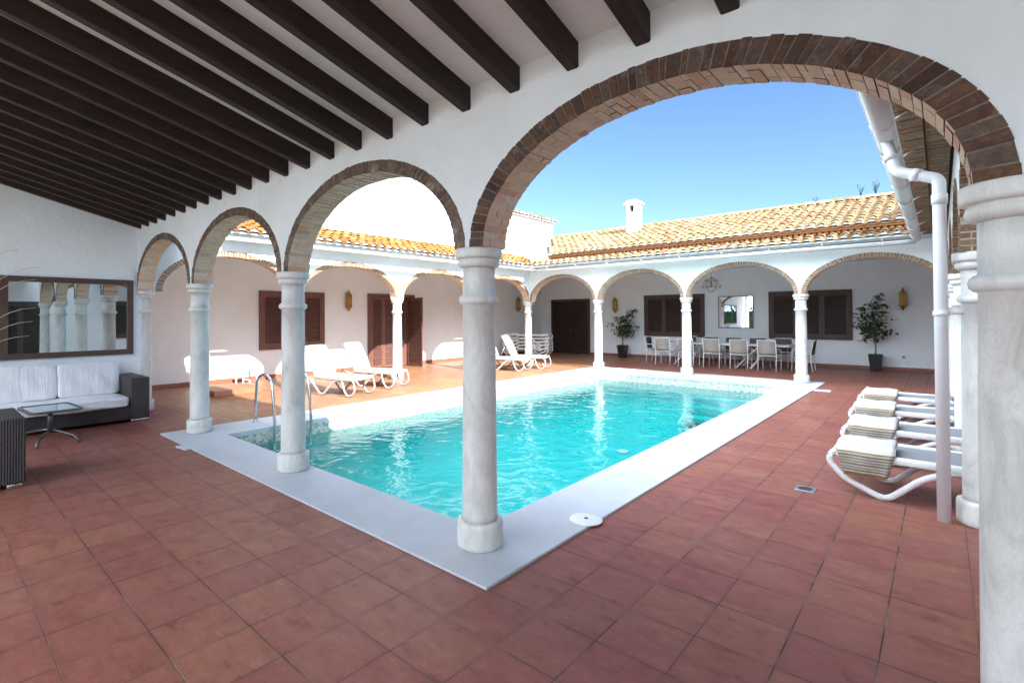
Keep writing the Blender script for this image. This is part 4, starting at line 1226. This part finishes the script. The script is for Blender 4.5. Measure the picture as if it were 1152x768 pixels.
b = MB(); b.rbox(-.9,-.2,-.72,-.2,.05,.28,.01); b.build('base', M['wicker'], t)
b = MB(); cushion(b, -.92,-.2,-.715,-.205,.275,.42); b.build('seat_cushion', M['cushion'], t)
for x0, y0 in ((-.12,-.14),(-.12,-.9),(-.9,-.14),(-.9,-.9)):
    b = MB(); b.rbox(x0,x0+.1,y0,y0+.12,0,.05,.006); b.build('foot', M['chrome'], t)
# low glass table
t = thing('coffee_table', 'low grey metal coffee table with glass top before the sofa', 'table', (-6.72,-1.54,0), R(4))
def rrect(hx, hy, r, n=6):
    out = []
    for cx_, cy_, a0 in ((hx-r,hy-r,0),(-hx+r,hy-r,PI/2),(-hx+r,-hy+r,PI),(hx-r,-hy+r,1.5*PI)):
        for k in range(n+1):
            a = a0+PI/2*k/n; out.append((cx_+r*math.cos(a), cy_+r*math.sin(a)))
    return out
b = MB(); P_ = rrect(.40,.29,.09); Q_ = rrect(.362,.252,.07); n = len(P_)
vs = [(x,y,.432) for x,y in P_]+[(x,y,.462) for x,y in P_]+[(x,y,.462) for x,y in Q_]+[(x,y,.432) for x,y in Q_]
b.add(vs, [(i*n+k, i*n+(k+1)%n, ((i+1)%4)*n+(k+1)%n, ((i+1)%4)*n+k) for i in range(4) for k in range(n)], False); b.build('rim', M['steel'], t)
b = MB(); b.add([(x,y,.455) for x,y in Q_]+[(x,y,.449) for x,y in Q_], [tuple(range(n)), tuple(range(2*n-1,n-1,-1))]); b.build('glass_top', M['pane'], t)
b = MB(); b.tube([(0,0,.12),(0,0,.445)], .03, 14); b.box(-.28,.28,-.02,.02,.425,.4315); b.box(-.02,.02,-.2,.2,.424,.4305); b.build('pedestal', M['steel'], t)
for sx_ in (-1,1):
    for sy_ in (-1,1):
        b = MB(); b.tube(rounded([(0,0,.16),(sx_*.16,sy_*.08,.135),(sx_*.36,sy_*.19,.09),(sx_*.43,sy_*.23,.0)],.05), .017, 8); b.build('leg', M['steel'], t)
# dry branches in a vase
t = thing('branch_vase', 'arching dry branches in a tall vase beside the sofa', 'vase', (-6.98,-2.62,0))
b = MB(); b.lathe([(.10,0),(.14,.05),(.17,.25),(.14,.5),(.08,.62),(.075,.68),(.095,.72),(.08,.72),(.06,.66),(.06,.4)], 28); b.build('vase', M['ceramic'], t)
b = MB(); rnd = random.Random(5)
for k, (ty, tz) in enumerate(((.93,1.66),(.96,1.85),(.88,1.46),(.93,2.24),(.98,2.42),(.5,2.0),(.2,2.3),(-.4,2.0),(-.6,1.6),(.75,2.65))):
    tx = rnd.uniform(-.15,.15)
    pts = []
    for q in range(11):
        u = q/10
        pts.append((tx*u+.012*math.sin(u*9+k), ty*u**1.5+.012*math.sin(u*11+k), .4+(tz-.4)*(1-(1-u)**1.9)+(.0)))
    b.tube(pts, [.008-.0005*q for q in range(11)], 6)
b.build('dry_branch', M['twig'], t)

# ------------------------------------------------------------------ small floor fittings
t = thing('skimmer_lid', 'round white skimmer lid on the pool coping', 'lid', (.36,.90,.018))
b = MB(); b.lathe([(.135,0),(.135,.004),(.128,.010),(.06,.012)], 32); b.build('cover', M['white_plastic'], t)
b = MB(); b.lathe([(.018,.0105),(.018,.0125)], 14); b.build('finger_hole', M['black'], t)
t = thing('floor_drain', 'square metal floor drain in the red tiles beside the loungers', 'drain', (1.565,2.97,.003))
b = MB(); b.rbox(-.085,.085,-.085,.085,-.002,.004,.002,1); b.build('frame', M['drain'], t)
b = MB()
for k in range(-2,3):
    hl = math.sqrt(max(.0001,.062**2-(k*.022)**2))
    b.rbox(-hl,hl,k*.022-.006,k*.022+.006,.0045,.0055,.0004,1)
b.build('grate_slots', M['black'], t)
for loc, sx_, sy_, rz, lab in (((-4.80,-.45,.0),.14,.06,.1,'small white slab at the coping edge near the sofa'), ((.60,10.5,0),.17,.11,.0,'small white slab beside the far pool corner')):
    b = MB(); b.rbox(-sx_,sx_,-sy_,sy_,.001,.022,.004,1); o = b.build('stone_slab', M['coping']); o.location = loc; o.rotation_euler[2] = rz
    tag(o, lab, 'slab', 'white slabs beside the pool')

b = MB(); rnd = random.Random(9)
for k in range(5200):
    x = rnd.uniform(-16,14); z = rnd.uniform(.05,2.6+.5*math.sin(x*.7)+.3*math.sin(x*2.3)); y = -13+rnd.gauss(0,.35)
    c_ = Vector((x,y,z)); d = Vector((rnd.uniform(-1,1),rnd.uniform(-1,1),rnd.uniform(-.6,.8))).normalized()*rnd.uniform(.10,.22)
    e = d.cross(Vector((rnd.uniform(-1,1),rnd.uniform(-1,1),rnd.uniform(-1,1)))).normalized()*d.length*.4
    b.add([c_-d, c_+e, c_+d, c_-e], [(0,1,2,3)])
hd = b.build('garden_hedge', M['leaf']); tag(hd, 'green garden hedge mirrored in the wall mirror', 'hedge')
b = MB(); b.box(-16,14,-13.2,-12.8,-.09,2.0); b.build('inner_growth', M['leaf'], hd)

# ------------------------------------------------------------------ camera, light, world
f_, yaw, pitch, roll, cx_, cy_, cX, cY = 570.681, .726184, .011182, -.005520, 549.995, 348.973, 2.55988, -2.77178
cyw, syw, cp, sp = math.cos(yaw), math.sin(yaw), math.cos(pitch), math.sin(pitch)
fwd = Vector((-syw*cp, cyw*cp, sp)); rt = Vector((cyw, syw, 0)); up = rt.cross(fwd)
r2 = rt*math.cos(roll)+up*math.sin(roll); u2 = -rt*math.sin(roll)+up*math.cos(roll)
cam = bpy.data.cameras.new('camera'); co = bpy.data.objects.new('camera', cam); C.objects.link(co)
mat = Matrix((r2, u2, -fwd)).transposed().to_4x4(); mat.translation = Vector((cX, cY, 1.7))
co.matrix_world = mat
cam.sensor_width = 36; cam.lens = f_/1152*36
cam.shift_x = (576-cx_)/1152; cam.shift_y = (cy_-384)/1152
cam.clip_end = 2000; cam.clip_start = .05
sc.camera = co

sd = Vector((1, -.27, .69)).normalized()
el = math.asin(sd.z)
sun = bpy.data.lights.new('sun', 'SUN'); so = bpy.data.objects.new('sun', sun); C.objects.link(so)
sun.energy = 3.1; sun.angle = R(.53); sun.color = (1, .965, .91)
so.rotation_euler = sd.to_track_quat('Z', 'Y').to_euler(); so.location = (20,-6,15)
wd = bpy.data.worlds.new('World'); sc.world = wd; wd.use_nodes = True
nt = wd.node_tree; bg = nt.nodes['Background']
sky = nt.nodes.new('ShaderNodeTexSky'); sky.sky_type = 'NISHITA'; sky.sun_disc = False
sky.sun_elevation = el; sky.sun_rotation = math.atan2(sd.x, sd.y); sky.altitude = 50; sky.air_density = 1; sky.dust_density = .2; sky.ozone_density = 2.5
SKY_TINT = (.29, .335, .40); FILL_CLOUD = (9.0, 10.3, 12.0); FILL_CLOUD_LOW = (6.3, 7.5, 9.0)
# clear deep blue sky in front, bright thin cloud added over the garden side (-y) as fill light
tcw = nt.nodes.new('ShaderNodeTexCoord'); sxyz = nt.nodes.new('ShaderNodeSeparateXYZ'); nt.links.new(tcw.outputs['Generated'], sxyz.inputs[0])
def wmap(sock, a, b_):
    m_ = nt.nodes.new('ShaderNodeMapRange'); m_.interpolation_type = 'SMOOTHSTEP'
    m_.inputs['From Min'].default_value = a; m_.inputs['From Max'].default_value = b_; nt.links.new(sock, m_.inputs['Value']); return m_.outputs[0]
def wmix(fac, a, b_, mode='MIX'):
    m_ = nt.nodes.new('ShaderNodeMix'); m_.data_type = 'RGBA'; m_.blend_type = mode
    for k_, v_ in ((0, fac), (6, a), (7, b_)):
        if isinstance(v_, bpy.types.NodeSocket): nt.links.new(v_, m_.inputs[k_])
        elif hasattr(v_, '__len__'): m_.inputs[k_].default_value = (*v_, 1)
        else: m_.inputs[k_].default_value = v_
    return m_.outputs[2]
blue = wmix(1.0, sky.outputs[0], SKY_TINT, 'MULTIPLY')
cn_ = nt.nodes.new('ShaderNodeTexNoise'); cn_.inputs['Scale'].default_value = 2.2; cn_.inputs['Detail'].default_value = 5; nt.links.new(tcw.outputs['Generated'], cn_.inputs['Vector'])
ms = nt.nodes.new('ShaderNodeMath'); ms.operation = 'MULTIPLY_ADD'; nt.links.new(cn_.outputs['Fac'], ms.inputs[0]); ms.inputs[1].default_value = .5; nt.links.new(sxyz.outputs[1], ms.inputs[2])
cm = wmap(ms.outputs[0], .62, .12)
zz_ = wmap(sxyz.outputs[2], .05, .75)
cloud = wmix(zz_, FILL_CLOUD_LOW, FILL_CLOUD)
nt.links.new(wmix(cm, blue, cloud), bg.inputs[0]); bg.inputs[1].default_value = .15
sc.view_settings.view_transform = 'Standard'; sc.view_settings.look = 'None'; sc.view_settings.gamma = 1
sc.view_settings.use_curve_mapping = False
sc.view_settings.exposure = 2.2
cy = sc.cycles
cy.use_denoising = True
try: cy.denoiser = 'OPENIMAGEDENOISE'
except Exception: pass
cy.max_bounces = 10; cy.diffuse_bounces = 5; cy.glossy_bounces = 5; cy.transparent_max_bounces = 12
cy.caustics_reflective = False; cy.caustics_refractive = False
cy.sample_clamp_indirect = 8
